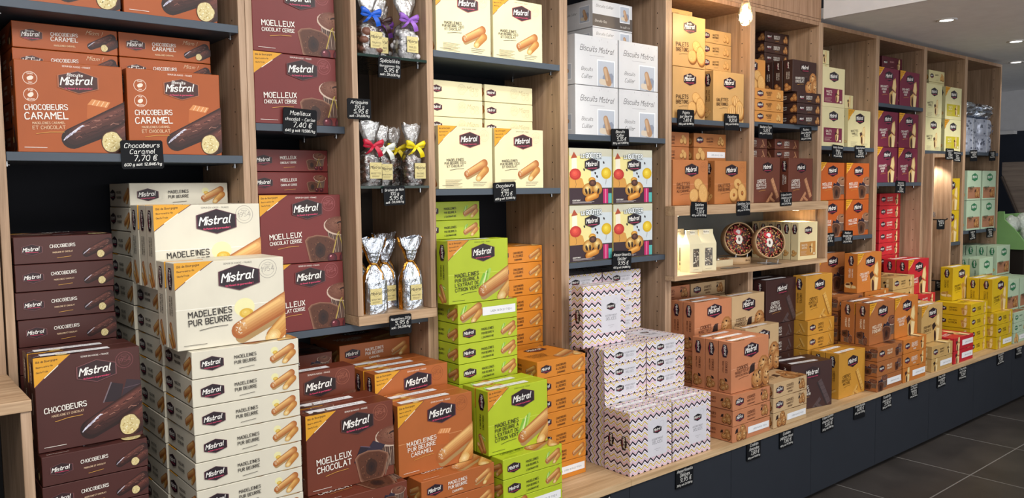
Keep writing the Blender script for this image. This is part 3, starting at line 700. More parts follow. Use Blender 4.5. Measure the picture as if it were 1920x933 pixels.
def spine_art(a, W, T, k, sticker=False):
    (_, _, _, body, lg, bd, tc, title, (pic, ex), op) = k
    if op.get('chev'):
        a.rect(W*.24, T*.14, W*.76, T*.86, '#d9d8e0'); a.up(); logo(a, W*.36, T*.5, T*.68, lg, bd, small=True); a.text('ASSORTIMENT', W*.6, T*.54, T*.09, tc, bold=.12); a.text('DÉLICES', W*.6, T*.34, T*.12, tc, bold=.12)
        return
    if op.get('script'):
        a.text('Biscuits Cuiller', W*.3, T*.74, T*.11, tc, bold=.1, slant=.3, maxw=W*.42); a.rect(.001, T*.04, W-.001, T*.48, '#5d5550'); a.up(); spoon(a, W*.80, T*.62, T*.5); a.text('Biscuits fins', W*.2, T*.2, T*.13, '#e8e4de', bold=.1, slant=.3, maxw=W*.28); a.text('à la cuillère', W*.78, T*.12, T*.08, '#e8e4de', bold=.1, slant=.3, maxw=W*.36)
        return
    pk = pic if pic not in ('panel', 'panelb', 'gouter', 'none') else 'rounds'
    if sticker:
        picture(a, pk, ex if pk != 'rounds' else None, W*.2, T*.48, T*1.05)
        return
    if pic == 'mad2':
        logo(a, W*.14, T*.5, W*.19, lg, bd, small=True); stamp(a, W*.60, T*.56, T*.28, '#cdbf98'); a.text('Miam', W*.80, T*.5, T*.26, '#bfae84', bold=.09, slant=.3); a.ring(W*.80, T*.36, T*.14, .0008, '#bfae84', 12); a.ring(W*.88, T*.34, T*.11, .0008, '#bfae84', 12)
        return
    picture(a, pk, None if ex in ('caramel', 'squares') else ex, W*.82, T*.46, T*(.76 if pk in ('mad', 'choco', 'mad2') else .72))
    a.up()
    if lg: logo(a, W*.18, T*.5, W*.205, lg, bd, op.get('sub'), small=W*.23 < .055, tag_=op.get('tag', 1))
    tt = title[:2]
    for i, t in enumerate(tt):
        a.text(t, W*.48, T*(.56-.20*i), T*.17, tc, bold=.16, tilt=.04, maxw=W*(.20 if len(title[0]) < 10 or tc[1] != 'f' else .25))
    for i, t in enumerate(op.get('title2', [])[:1] or (title[2:3] if len(title) > 2 else [])): a.text(t, W*.48, T*(.56-.20*len(tt)), T*.09, '#e8c8a4' if op.get('title2') else tc, bold=.17, tilt=.04, maxw=W*.2)
    a.line([(W*.42, T*.17), (W*.56, T*.21)], .001, '#d6a04c' if tc[1] == 'f' else tc)
    if 'COOKIES' in title: a.text('Miam !', W*.8, T*.74, T*.15, '#4a3028', bold=.1, slant=.4)
    elif op.get('icons'): a.text('Miam !', W*.76, T*.72, T*.15, '#e8c8a4', bold=.1, slant=.4)
def end_art(a, H, T, k):
    (_, _, _, body, lg, bd, tc, title, (pic, ex), op) = k
    if op.get('chev'):
        a.up(); logo(a, H*.5, T*.5, H*.22, lg, bd, small=True); return
    if op.get('script'):
        spoon(a, H*.74, T*.5, T*.5); a.text('Biscuits Cuiller', H*.3, T*.55, T*.12, tc, bold=.1, slant=.3, maxw=H*.4); return
    pk = pic if pic not in ('panel', 'panelb', 'gouter', 'none') else 'rounds'
    if pic != 'gouter': picture(a, pk, None if ex in ('caramel', 'squares', 'egg') else ex, H*.82, T*.46, T*.7)
    a.up()
    if lg: logo(a, H*.19, T*.5, H*.25, lg, bd, small=True, tag_=op.get('tag', 1))
    for i, t in enumerate(title[:2]): a.text(t, H*.5, T*(.56-.22*i), T*.14, tc, bold=.17, maxw=H*.22)
_CM = {}
def carton_mesh(kind, pose, sticker):
    key = (kind, pose, sticker)
    if key in _CM: return _CM[key]
    k = K[kind]; W, H, T = k[:3]; e = .0017; body = k[3] if not isinstance(k[3], str) else ink(k[3]); op = k[9]
    mb = MB()
    faces = {  # standing: front at y=-T/2, base z=0
     'front': ((-W/2, -T/2+e, 0), (1, 0, 0), (0, 0, 1), W, H), 'top': ((-W/2, -T/2, H-e), (1, 0, 0), (0, 1, 0), W, T), 'bottom': ((-W/2, T/2, e if pose == 'flat' else 0), (1, 0, 0), (0, -1, 0), W, T),
     'left': ((-W/2+e, T/2, H), (0, 0, -1), (0, -1, 0), H, T), 'right': ((W/2-e, -T/2, H), (0, 0, -1), (0, 1, 0), H, T), 'back': ((W/2, T/2, 0), (-1, 0, 0), (0, 0, 1), W, H)}
    if op.get('chev'):
        x0, x1, y0, y1, z0, z1 = -W/2+e, W/2-e, -T/2+e, T/2, (e if pose == 'flat' else 0), H-e
        for q in (((x0,y0,z0),(x1,y0,z0),(x1,y0,z1),(x0,y0,z1)), ((x1,y1,z0),(x0,y1,z0),(x0,y1,z1),(x1,y1,z1)), ((x0,y0,z1),(x1,y0,z1),(x1,y1,z1),(x0,y1,z1)), ((x0,y1,z0),(x1,y1,z0),(x1,y0,z0),(x0,y0,z0)), ((x0,y1,z0),(x0,y0,z0),(x0,y0,z1),(x0,y1,z1)), ((x1,y0,z0),(x1,y1,z0),(x1,y1,z1),(x1,y0,z1))):
            uv = [(p[0]+p[1], p[2]) for p in q] if abs(q[0][2]-q[2][2]) > 1e-6 else [(p[0], p[1]+p[2]) for p in q]
            mb.poly(q, body, uv=uv)
    elif op.get('pouch'):
        tp = T*.28
        xa, ya = W/2-e, -T/2+e
        lo, md, hi = [(-xa, ya), (xa, ya), (xa, T/2), (-xa, T/2)], [(-xa, ya), (xa, ya), (xa, T/2), (-xa, T/2)], [(-xa, ya), (xa, ya), (xa, ya+tp), (-xa, ya+tp)]
        rows = [[(x, y, 0) for x, y in lo], [(x, y, H*.72) for x, y in md], [(x, y, H) for x, y in hi]]
        mb.grid(rows, body, False, True); mb.poly([(x, y, H) for x, y in hi], body); mb.poly([(x, y, 0) for x, y in lo][::-1], body)
    else:
        mb.box(-W/2+e, W/2-e, -T/2+e, T/2, e if pose == 'flat' else 0, H-e, body, 0.0011)
    A = {n: Art(mb, *f) for n, f in faces.items()}
    front_art(A['front'], W, H, k)
    spine_art(A['top'], W, T, k, True) if not op.get('pouch') and (op.get('stick') and not op.get('chev')) else None
    if pose == 'flat': spine_art(A['bottom'], W, T, k, sticker == 'spine')
    end_art(A['left'], H, T, k)
    if not op.get('pouch'): end_art(A['right'], H, T, k)
    if not op.get('chev'):
        sh = ink('#1c1414')
        for n in ('left', 'right'):   # tuck-flap seams at the carton ends
            q = A[n]; q.layer = 1; q.line([(0.0016, 0.0016), (H-.0016, .0016)], .0009, sh)
    if pose == 'flat':
        mb.v = [(x, z-H/2, -y+T/2) for x, y, z in mb.v]      # lying on its back, picture side up, bottom spine to the front
    _CM[key] = mb.mesh(kind)
    return _CM[key]
_SM = {}
def sticker_mesh(W, T, where, H):
    key = (W, T, where)
    if key in _SM: return _SM[key]
    mb = MB(); wh = ink('#f2f3f6', .5)
    if where == 'top':
        x0, x1, w = -W*.42, W*.22, T*.34
        mb.box(x0, x1, -w/2-T*.08, w/2-T*.08, H-.0006, H-.0002, wh); a = Art(mb, (x0, -w/2-T*.08, H-.0002), (1, 0, 0), (0, 1, 0), x1-x0, w)
    else:   # lying carton, on the spine that faces the aisle
        x0, x1, w = -W*.10, W*.46, T*.42
        mb.box(x0, x1, -H/2+.0002, -H/2+.0006, T*.28, T*.28+w, wh); a = Art(mb, (x0, -H/2+.0002, T*.28), (1, 0, 0), (0, 0, 1), x1-x0, w)
    a.text('L4204  06 04 22  17 02 4', (x1-x0)*.56, w*.36, w*.3, '#5a606c', bold=.14, maxw=(x1-x0)*.62)
    _SM[key] = mb.mesh('date_sticker')
    return _SM[key]

NAMES = {'madeleine': 'madeleine_carton', 'caramel_mad': 'madeleine_carton', 'lime': 'madeleine_carton', 'cherry_cake': 'cake_carton', 'choc_cake': 'cake_carton', 'orange_cake': 'cake_carton', 'fondant': 'cake_carton',
 'caramel_choc': 'chocolate_biscuit_carton', 'dark_choc': 'chocolate_biscuit_carton', 'coco_choc': 'coconut_biscuit_carton', 'orange_choc': 'orange_biscuit_carton', 'spoon': 'sponge_finger_carton', 'snack': 'snack_carton', 'chevron': 'assortment_carton',
 'cookie': 'cookie_carton', 'cookie_almond': 'cookie_carton', 'crepe_plain': 'crepe_carton', 'crepe_dark': 'crepe_carton', 'crepe_milk': 'crepe_carton', 'cream_pouch': 'biscuit_pouch', 'lemon_pouch': 'biscuit_pouch', 'vanilla_pouch': 'biscuit_pouch', 'green_bio': 'organic_biscuit_carton'}
ORD = ['topmost', 'second from top', 'third from top', 'fourth from top', 'fifth from top', 'sixth from top', 'seventh from top', 'eighth from top', 'ninth from top', 'tenth from top', 'eleventh from top', 'twelfth from top', 'thirteenth from top', 'fourteenth from top', 'fifteenth from top', 'sixteenth from top']
FRO = ['front', 'second', 'third', 'fourth', 'rearmost']
def place(kind, pose, x0, y, z, label, group, sticker=None, rz=0.0):
    W, H, T = K[kind][:3]
    dep = T if pose == 'up' else H
    o = link(NAMES.get(kind, 'biscuit_carton'), carton_mesh(kind, pose, sticker), None, (x0+W/2+R.uniform(-.001, .001), y+dep/2, z), (0, 0, rz+R.uniform(-.004, .004)))
    tag(o, label, 'box', group)
    if pose == 'up' and K[kind][9].get('stick'): link('date_sticker', sticker_mesh(W, T, 'top', H), o)
    if sticker == 'spine': link('date_sticker', sticker_mesh(W, T, 'spine', H), o)
    return o
def flat(kind, x0, y, z, n, desc, group, spine=()):
    """n lying cartons piled upwards; desc holds {o} for the place in the pile; spine = rows from the top that show the date sticker"""
    T = K[kind][2]
    for i in range(n):
        k = n-1-i
        o = 'lowest' if k == n-1 and n > 1 else ORD[k]
        place(kind, 'flat', x0, y, z+i*T, desc.format(o=o), group, 'spine' if k in spine else None)
def up(kind, x0, y, z, n, desc, group, rz=0.0):
    T = K[kind][2]
    for i in range(n):
        place(kind, 'up', x0, y+i*(T+.0015), z, desc.format(o=FRO[i] if i < n-1 or n == 1 else ('rear' if n == 2 else 'rearmost')), group, None, rz)

# ------------------------------------------------------------------ the room
def simple(name, mat, *boxes, parent=None, bev=0):
    mb = MB()
    for b in boxes: mb.box(*b, mat, bev)
    return mb.build(name, parent)
struct(simple('floor', tile_mat(), (-4, 11, -6, 1.2, -0.05, 0.0)))
struct(simple('wall_back', NAVY, (-4, 6.47, 0.40, 0.46, 0.0, 3.2)))
struct(simple('wall_back_far', WHITEW, (6.47, 8.49, 1.10, 1.16, 0.0, 2.307)))
struct(simple('ceiling', CEIL, (3.99, 11, -6, 1.2, 2.308, 2.36)))
struct(simple('trim_1', WHITEW, (3.972, 3.989, -6, -0.012, 2.30, 3.2)))
struct(simple('wall_right', WHITEW, (8.5, 8.56, -6, 1.16, 1.93, 2.307)))
struct(simple('trim_2', ink('#e4e4e6', .6), (8.42, 8.5, 0.58, 1.10, 1.90, 1.93)))
struct(simple('wall_right_lower', ink('#232a3a', .7), (8.5, 8.56, -6, 1.16, 0.0, 1.93)))

UP = [0.290+0.6142*i for i in range(11)]
BASE, TOP, DEP = 0.395, 2.285, 0.335
# display bench: deck boards, front panels, recessed toe kick
bench = thing('display_bench', 'long low oak topped bench with navy front panels under the shelving', 'bench', (0, 0, 0))
for x0, x1 in ((0.30, 0.9045), (0.9045, 2.1331), (2.1331, 3.3614), (3.3614, 4.5898), (4.5898, 6.45)):
    simple('deck_board', WOOD_B, (x0+.0006, x1-.0006, -0.335, 0.35, 0.370, 0.3945), parent=bench)
for i in range(10):
    simple('front_panel', PLINTH, (UP[i]+.0012, UP[i+1]-.0012, -0.328, -0.308, 0.022, 0.3695), parent=bench)
simple('toe_kick', BLACK, (0.3, 6.43, -0.30, -0.28, 0.0, 0.368), parent=bench)
simple('end_panel', PLINTH, (6.432, 6.45, -0.328, 0.35, 0.0, 0.3695), parent=bench)
# shelving cabinets, one per bay
BAYN = ['first from the left, holding caramel and cream cartons', 'second from the left, with dark red cakes and glass niche', 'third from the left, with pale coconut and lime cartons', 'holding grey sponge finger cartons and zigzag cartons', 'with golden butter biscuits behind the hanging bulb',
        'with dark coconut chocolate cartons at the top', 'with cream pouches above orange cake cartons', 'with plum cartons above a red stack', 'with lemon pouches and the narrow lit niche', 'last on the right, holding silver packs and green cartons']
SHELVES = [[1.904, 1.543], [1.637, 1.0225], [1.903, 1.443], [1.648, 1.152], [1.739], [1.749], [1.650, 1.158], [1.911, 1.454], [1.653], [1.658, 1.122]]
hole = ink('#2e241c', .8)
for i in range(10):
    xa, xb = UP[i]+.0005, UP[i+1]-.0005
    cab = thing('shelving_cabinet', 'oak shelving bay '+BAYN[i], 'shelving', ((xa+xb)/2, 0, BASE), 0, 'oak shelving bays along the wall')
    cx = (xa+xb)/2
    for sx, nm in ((xa, 0), (xb-.0195, 1)):
        mb = MB()
        if (i, nm) in ((4, 1), (5, 0)):
            mb.box(sx-cx, sx-cx+.0195, 0, DEP, 0, 1.0395-BASE, WOOD_V, .0008); mb.box(sx-cx, sx-cx+.0195, 0, DEP, 1.3605-BASE, TOP-BASE, WOOD_V, .0008)
        else:
            mb.box(sx-cx, sx-cx+.0195, 0, DEP, 0, TOP-BASE, WOOD_V, .0008)
        fx = sx-cx-.0004 if nm else sx-cx+.0199
        for yy in (.045, .27):
            for j in range(26):
                zz = .25+j*.064
                if (i, nm) in ((4, 1), (5, 0)) and 1.03 < zz+BASE < 1.37: continue
                pts = [(fx, yy+.0028*math.cos(t*PI/4)*(-1 if nm else 1), zz+.0028*math.sin(t*PI/4)) for t in range(8)]
                mb.poly(pts, hole)
        mb.build('side_panel', cab)
    simple('back_panel', NAVY, (xa-cx+.02, xb-cx-.02, DEP-.006, DEP, 0, TOP-BASE), parent=cab)
    simple('top_panel', WOOD_HD, (xa-cx+.02, xb-cx-.02, 0, DEP-.007, TOP-BASE-.02, TOP-BASE), parent=cab)
    for zt in SHELVES[i]:
        s0 = xa-cx+.0205; s1 = xb-cx-.0205
        y0 = 0.0
        if i == 8: s0 = 5.2245-cx
        if i == 1 and zt > 1.5: s1 = 1.206-cx
        sh = simple('shelf', SLATE, (s0, s1, y0, DEP-.008, zt-BASE-.0215, zt-BASE), parent=cab, bev=.0008)
        for px in ((s0+.006, s1-.006) if i != 8 else (s1-.006,)):
            for py in (.045, .27):
                mb = MB(); mb.tube([(px, py, zt-BASE-.034), (px, py, zt-BASE-.0216)], .004, STEEL); mb.tube([(px-.006, py, zt-BASE-.030), (px+.006, py, zt-BASE-.030)], .003, STEEL)
                mb.build('shelf_pin', sh)
    if i == 8:
        simple('shelf', SLATE, (5.53-cx, xb-cx-.0205, 0, DEP-.008, 1.055-BASE-.0215, 1.055-BASE), parent=cab, bev=.0008)
# header above the bays up to the lowered ceiling
hd = MB(); hd.box(UP[0], 3.970, 0.0, .02, 2.2865, 2.299, WOOD_HD); hd.box(UP[0], 3.970, 0.0, .02, 2.301, 3.2, WOOD_HD)
struct(hd.build('trim_3'))
# counter in front of the leftmost bay
cn = thing('side_counter', 'light oak counter end cut off by the left edge', 'counter', (-.2, -.32, 0))
simple('counter_top', WOOD_H, (-.4, .487, 0, .319, .987, 1.011), parent=cn, bev=.001)
simple('end_panel', WOOD_V, (.466, .486, .004, .319, 0, .9865), parent=cn, bev=.001)
simple('back_panel', BLACK, (-.4, .465, .31, .319, 0, .9865), parent=cn)
simple('upper_panel', WOOD_V, (-.4, .486, .3205, .34, 0, 2.3), parent=cn)

# boxed niche with glass shelves (second bay)
nx0, nx1, ny, nzb = 1.208, 1.4975, -0.052, 1.0235
gn = thing('glass_shelf_niche', 'narrow oak niche with glass shelves of gift bags', 'display niche', ((nx0+nx1)/2, ny, nzb))
c0 = (nx0+nx1)/2
simple('side_panel', WOOD_V, (nx0-c0, nx0-c0+.019, 0.001, .378, .031, 1.238), parent=gn, bev=.0008)
simple('side_panel', WOOD_V, (nx1-c0-.019, nx1-c0, 0.001, .378, .031, 1.238), parent=gn, bev=.0008)
simple('bottom_board', WOOD_H, (nx0-c0, nx1-c0, -.003, .378, 0.001, .030), parent=gn, bev=.0008)
simple('back_panel', ink('#2b211b', .6), (nx0-c0+.02, nx1-c0-.02, .368, .378, .031, 1.238), parent=gn)
for zt in (1.856, 1.455):
    g = MB(); g.box(nx0-c0+.0195, nx1-c0-.0195, .003, .345, zt-nzb-.008, zt-nzb, GLASS); g.box(nx0-c0+.0195, nx1-c0-.0195, .0005, .003, zt-nzb-.008, zt-nzb, ink('#1c322c', .15))
    gs = g.build('glass_shelf', gn)
    for px in (nx0-c0+.0255, nx1-c0-.0255):
        for py in (.045, .29):
            mb = MB(); mb.tube([(px, py, zt-nzb-.022), (px, py, zt-nzb-.0082)], .005, STEEL); mb.build('shelf_pin', gs)
# wide lit niche across two bays
bx0, bx1, by, bz0, bz1 = 2.722, 3.952, -0.055, 1.040, 1.340
wn = thing('lit_display_niche', 'wide oak framed lit niche with chocolate discs', 'display niche', (3.3, by, bz0))
ix0, ix1, fr = 2.7685-3.3, 3.9530-3.3, .0535      # inner width between the outer uprights; front frame stands proud of them
fx0, fx1 = bx0-3.3, bx1-3.3+.022
simple('top_board', WOOD_H, (fx0, fx1, 0, fr, .279, .320), (ix0, ix1, fr, .380, .279, .320), parent=wn, bev=.0006)
simple('bottom_board', WOOD_H, (fx0, fx1, 0, fr, 0, .021), (ix0, ix1, fr, .380, 0, .021), parent=wn, bev=.0006)
simple('side_panel', WOOD_V, (fx0, fx0+.020, .001, fr, .0215, .2785), (ix0, ix0+.012, fr, .380, .0215, .2785), parent=wn, bev=.0006)
simple('side_panel', WOOD_V, (fx1-.020, fx1, .001, fr, .0215, .2785), (ix1-.012, ix1, fr, .380, .0215, .2785), parent=wn, bev=.0006)
simple('back_panel', ink('#676a68', .7), (ix0+.0125, ix1-.0125, .366, .380, .0215, .2785), parent=wn)
for lx, nm in ((2.87, 0), (3.86, 1)):
    mb = MB(); mb.lathe([(.0, -.006), (.022, -.006), (.026, -.003), (.026, 0)], STEEL, 16, (lx-3.3, .12, bz1-bz0-.0215)); 
    pl = mb.build('puck_light', wn)
    mb = MB(); mb.lathe([(.0, -.0065), (.018, -.0065)], glow('puck_light_lens', (1, .86, .62), 18), 16, (lx-3.3, .12, bz1-bz0-.0215)); mb.build('lens', pl)
    light('niche_puck_light', 'SPOT', (lx, by+.12, bz1-.034), 8.5, WARM, (lx-.01, by+.12, 1.0), spot_size=2.2, spot_blend=.6, shadow_soft_size=.015)
# narrow lit niche in the ninth bay
tn = thing('tall_lit_niche', 'tall narrow oak niche with a lit side and two hooks', 'display niche', (5.38, -.05, BASE))
simple('side_panel', WOOD_V, (-.1545, -.135, 0, .37, 0, 1.236), parent=tn, bev=.0008)
simple('side_panel', WOOD_V, (.122, .142, .001, .37, 0, 1.2145), parent=tn, bev=.0008)
simple('top_board', WOOD_V, (-.1335, .142, 0, .37, 1.215, 1.236), parent=tn, bev=.0008)
simple('back_panel', WOOD_V, (-.1335, .1215, .36, .37, 0.0005, 1.2145), parent=tn)
mb = MB(); mb.lathe([(.0, -.006), (.022, -.006), (.026, -.003), (.026, 0)], STEEL, 16, (.03, .10, 1.215)); pl = mb.build('puck_light', tn)
mb = MB(); mb.lathe([(.0, -.0065), (.018, -.0065)], glow('puck_light_lens', (1, .86, .62), 18), 16, (.03, .10, 1.215)); mb.build('lens', pl)
light('niche_puck_light', 'SPOT', (5.43, .05, 1.595), 7, WARM, (5.47, .05, .6), spot_size=2.0, spot_blend=.6, shadow_soft_size=.015)

# ------------------------------------------------------------------ cartons, bay by bay
D = BASE
# bay 1: caramel, dark chocolate, cream madeleine
G = 'caramel chocolate biscuit cartons'
place('caramel_choc', 'up', .341, .02, 1.9045, 'orange brown carton cut by top edge, left on the highest shelf', G)
place('caramel_choc', 'up', .590, .02, 1.9045, 'orange brown carton cut by top edge, right on the highest shelf', G)
place('caramel_choc', 'up', .338, .02, 1.5435, 'left upright orange brown carton with caramel cube, beside price card', G)
place('caramel_choc', 'up', .590, .02, 1.5435, 'right upright orange brown carton with caramel cube, beside price card', G)
flat('caramel_choc', .347, .092, 1.5435, 5, 'orange brown carton lying {o} behind the left upright caramel carton', G)
flat('caramel_choc', .594, .092, 1.5435, 5, 'orange brown carton lying {o} behind the right upright caramel carton', G)
G = 'dark brown chocolate biscuit cartons'
flat('dark_choc', .3125, .0, D, 14, 'dark brown carton lying {o} in the rear pile at left upright', G)
flat('dark_choc', .306, -.262, D, 7, 'dark brown carton lying {o} in the front pile near oak counter', G, (2,))
up('dark_choc', .306, -.232, D+7*.0675, 2, '{o} upright dark brown carton with chocolate squares on dark pile', G)
G = 'cream madeleine cartons'
flat('madeleine', .615, -.322, D, 10, 'cream carton lying {o} in the front madeleine pile', G)
flat('madeleine', .6105, -.110, D, 12, 'cream carton lying {o} in the middle madeleine pile', G)
flat('madeleine', .6045, .1035, D, 16, 'cream carton lying {o} in the rear madeleine pile', G)
up('madeleine', .591, -.30, D+10*.0672, 2, '{o} upright cream carton on the front madeleine pile', G)
up('madeleine', .590, -.165, D+12*.0672, 3, '{o} upright cream carton on the middle madeleine pile', G)
# bay 2: cherry cakes, chocolate cakes, caramel madeleines
G = 'dark red cherry cake cartons'
place('cherry_cake', 'up', .925, .003, 1.6375, 'dark red upright cake carton behind the shelf price card', G)
place('cherry_cake', 'up', .925, .003, 1.8420, 'dark red cake carton standing on another, cut by top edge', G)
place('cherry_cake', 'up', .932, .003, 1.0230, 'dark red upright cake carton on the lower shelf beside cream carton', G)
place('cherry_cake', 'up', .927, .003, 1.2275, 'dark red upright cake carton with cherries, above another by cream cartons', G)
flat('cherry_cake', .947, .117, 1.0230, 8, 'dark red carton lying {o} behind the upright cherry cakes', G)
G = 'brown chocolate cake cartons'
flat('choc_cake', .923, -.335, D, 3, 'brown cake carton lying {o} under the front chocolate cake pair', G)
up('choc_cake', .921, -.270, D+3*.076, 2, '{o} brown upright cake carton of front pair with yellow corner', G)
flat('choc_cake', .9275, -.113, D, 4, 'brown cake carton lying {o} in the middle chocolate cake pile', G)
place('choc_cake', 'up', .899, -.093, D+4*.076, 'brown upright cake carton just behind the front pair', G)
flat('choc_cake', .9275, .1085, D, 7, 'brown cake carton lying {o} in the rear chocolate cake pile', G)
G = 'orange caramel madeleine cartons'
flat('caramel_mad', .0+1.246, -.325, D, 3, 'burnt orange carton lying {o} under the front caramel pair', G)
up('caramel_mad', 1.212, -.262, D+3*.068, 2, '{o} burnt orange upright carton of front pair beside brown cake', G)
flat('caramel_mad', 1.222, -.107, D, 4, 'burnt orange carton lying {o} in the middle caramel pile', G)
up('caramel_mad', 1.220, -.120, D+4*.068, 3, '{o} burnt orange upright carton on the middle caramel pile', G)
flat('caramel_mad', 1.225, .1105, D, 8, 'burnt orange carton lying {o} at back under the dark shelf', G)
# bay 3: coconut, lime, orange
G = 'pale yellow coconut biscuit cartons'
for x, s in ((1.5585, 'left'), (1.801, 'right')):
    place('coco_choc', 'up', x, .01, 1.9035, s+' pale yellow upright carton on highest shelf of third bay', G)
    place('coco_choc', 'up', x, .01, 1.4435, s+' pale yellow upright carton above the coconut price card', G)
    flat('coco_choc', x+.030, .102, 1.4435, 6, 'pale yellow carton lying {o} behind the '+s+' upright coconut carton', G)
G = 'lime green madeleine cartons'
flat('lime', 1.550, -.325, D, 3, 'lime green carton lying {o} in the front low lime pile', G, (2,))
up('lime', 1.535, -.272, D+3*.067, 2, '{o} lime green upright carton standing on front low pile', G)
flat('lime', 1.5405, -.112, D, 10, 'lime green carton lying {o} in the middle lime pile', G, (0,))
place('lime', 'up', 1.5095, -.105, D+10*.067, 'lime green upright carton standing high on middle pile', G)
flat('lime', 1.5455, .101, D, 15, 'lime green carton lying {o} in the rear lime pile', G)
G = 'orange peel biscuit cartons'
flat('orange_choc', 1.830, -.172, D, 7, 'orange carton lying {o} in front orange pile beside zigzag cartons', G, (6,))
flat('orange_choc', 1.867, .100, D, 13, 'orange carton lying {o} in the rear orange pile', G)
# bay 4
G = 'grey sponge finger cartons'
for x, s in ((2.196, 'left'), (2.442, 'right')):
    for z, t in ((1.6485, 'lower'), (1.841, 'upper')):
        place('spoon', 'up', x, .004, z, f'{t} {s} pale grey upright sponge finger carton with small photo', G)
flat('spoon', 2.411, .121, 1.6485, 5, 'pale grey and brown carton lying {o} behind sponge fingers', G)
G = 'cartoon snack cartons'
for x, s in ((2.167, 'left'), (2.4135, 'right')):
    for z, t in ((1.1525, 'lower'), (1.3755, 'upper')):
        place('snack', 'up', x, .01, z, f'{t} {s} yellow and pale blue snack carton with little tower', G)
G = 'zigzag assortment cartons'
up('chevron', 2.147, -.318, D, 2, '{o} zigzag carton upright on bench, left of front pair', G)
up('chevron', 2.388, -.318, D, 2, '{o} zigzag carton upright on bench, right of front pair', G)
flat('chevron', 2.1555, -.184, D, 7, 'zigzag carton lying {o} in left low zigzag pile', G)
flat('chevron', 2.393, -.184, D, 7, 'zigzag carton lying {o} in right low zigzag pile', G)
place('chevron', 'up', 2.109, -.12, D+7*.0637, 'single zigzag carton standing upright on the left low pile', G)
flat('chevron', 2.163, .060, D, 11, 'zigzag carton lying {o} in left rear zigzag pile', G)
flat('chevron', 2.402, .060, D, 11, 'zigzag carton lying {o} in right rear zigzag pile', G)
# bay 5
G = 'golden butter biscuit cartons'
place('palet', 'up', 2.788, .012, 1.7395, 'lower golden carton of thick round biscuits behind price card', G)
place('palet', 'up', 2.787, .012, 1.9640, 'upper golden carton of thick round biscuits with lamp glare', G)
flat('galette', 2.80, .0985, 1.7395, 8, 'golden carton lying {o} behind the two thick biscuit cartons', G)
place('galette', 'up', 3.068, .006, 1.7395, 'golden upright carton with striped biscuits at right upright', G)
flat('galette', 3.0955, .0985, 1.7395, 7, 'golden carton lying {o} behind the striped biscuit carton', G)
G = 'copper butter biscuit cartons'
place('galette_caramel', 'up', 2.780, .002, 1.361, 'left copper carton with three smooth biscuits above lit niche', G)
place('galette_coco', 'up', 3.077, .002, 1.361, 'right copper carton with ringed biscuits above lit niche', G)
flat('galette_caramel', 2.768, .100, 1.361, 5, 'copper carton lying {o} behind the left smooth biscuit carton', G)
flat('galette_coco', 3.050, .100, 1.361, 5, 'copper carton lying {o} behind the right ringed biscuit carton', G, (1,))
G = 'peach cookie cartons'
flat('cookie', 2.750, -.332, D, 3, 'peach cookie carton lying {o} under the front cookie trio', G, (2,))
up('cookie', 2.764, -.314, D+3*.066, 3, '{o} peach upright cookie carton of the front trio', G)
flat('cookie', 2.797, -.1055, D, 5, 'peach cookie carton lying {o} under the rear cookie pair', G)
up('cookie', 2.828, -.080, D+5*.066, 2, '{o} peach upright cookie carton of rear pair below niche', G)
flat('cookie', 2.7705, .1125, D, 9, 'peach cookie carton lying {o} in shadow below lit niche', G)
G = 'beige almond cookie cartons'
flat('cookie_almond', 3.046, -.332, D, 3, 'beige cookie carton lying {o} at the bench front edge', G, (2,))
place('cookie_almond', 'up', 3.068, -.1735, D+3*.066, 'beige upright cookie carton half hidden behind front peach trio', G)
flat('cookie_almond', 3.069, -.1035, D, 5, 'beige cookie carton lying {o} under the rear beige carton', G)
place('cookie_almond', 'up', 3.106, -.070, D+5*.066, 'beige upright cookie carton beside dark crepe carton, below niche', G)
flat('cookie_almond', 3.0475, .1125, D, 9, 'beige cookie carton lying {o} at back below lit niche', G)
# bay 6
G = 'dark coconut chocolate cartons'
flat('rocher_choc', 3.722, -.022, 1.7495, 3, 'dark carton lying {o} at the front right of sixth bay', G)
up('rocher_choc', 3.698, -.008, 1.7495+3*.0545, 3, '{o} dark upright carton standing on small dark pile', G)
flat('rocher_choc', 3.712, .1615, 1.7495, 9, 'dark carton lying {o} in tall rear pile of sixth bay', G)
G = 'amber coconut cartons'
flat('rocher_coco', 3.389, .002, 1.7495, 3, 'amber carton lying {o} at front left of sixth bay', G)
place('rocher_coco', 'up', 3.385, .102, 1.7495+3*.0545, 'amber upright carton on small amber pile', G)
G = 'brown milk chocolate crepe cartons'
place('crepe_milk', 'up', 3.383, .002, 1.361, 'left brown upright crepe carton above lit niche', G)
place('crepe_milk', 'up', 3.690, .002, 1.361, 'right brown upright crepe carton above lit niche', G)
flat('crepe_milk', 3.415, .096, 1.361, 6, 'brown crepe carton lying {o} behind the left upright crepe carton', G)
flat('crepe_milk', 3.712, .096, 1.361, 6, 'brown crepe carton lying {o} behind the right upright crepe carton', G)
G = 'dark chocolate crepe cartons'
o = K['crepe_dark']
place('crepe_dark', 'up', 3.338, -.268, D, 'front dark brown upright crepe carton turned at bench edge', G, rz=-.19)
place('crepe_dark', 'up', 3.352, -.193, D, 'rear dark brown upright crepe carton turned at bench edge', G, rz=-.19)
flat('crepe_dark', 3.400, -.048, D, 5, 'dark brown crepe carton lying {o} behind turned dark cartons', G)
up('crepe_dark', 3.426, -.046, D+5*.074, 2, '{o} dark brown upright crepe carton on dark crepe pile', G)
G = 'mustard yellow crepe cartons'
up('crepe_plain', 3.704, -.275, D, 2, '{o} mustard yellow upright crepe carton at bench edge', G)
flat('crepe_plain', 3.690, -.114, D, 5, 'mustard yellow crepe carton lying {o} in the middle yellow pile', G)
place('crepe_plain', 'up', 3.690, -.10, D+5*.074, 'mustard yellow upright crepe carton on the yellow pile', G)
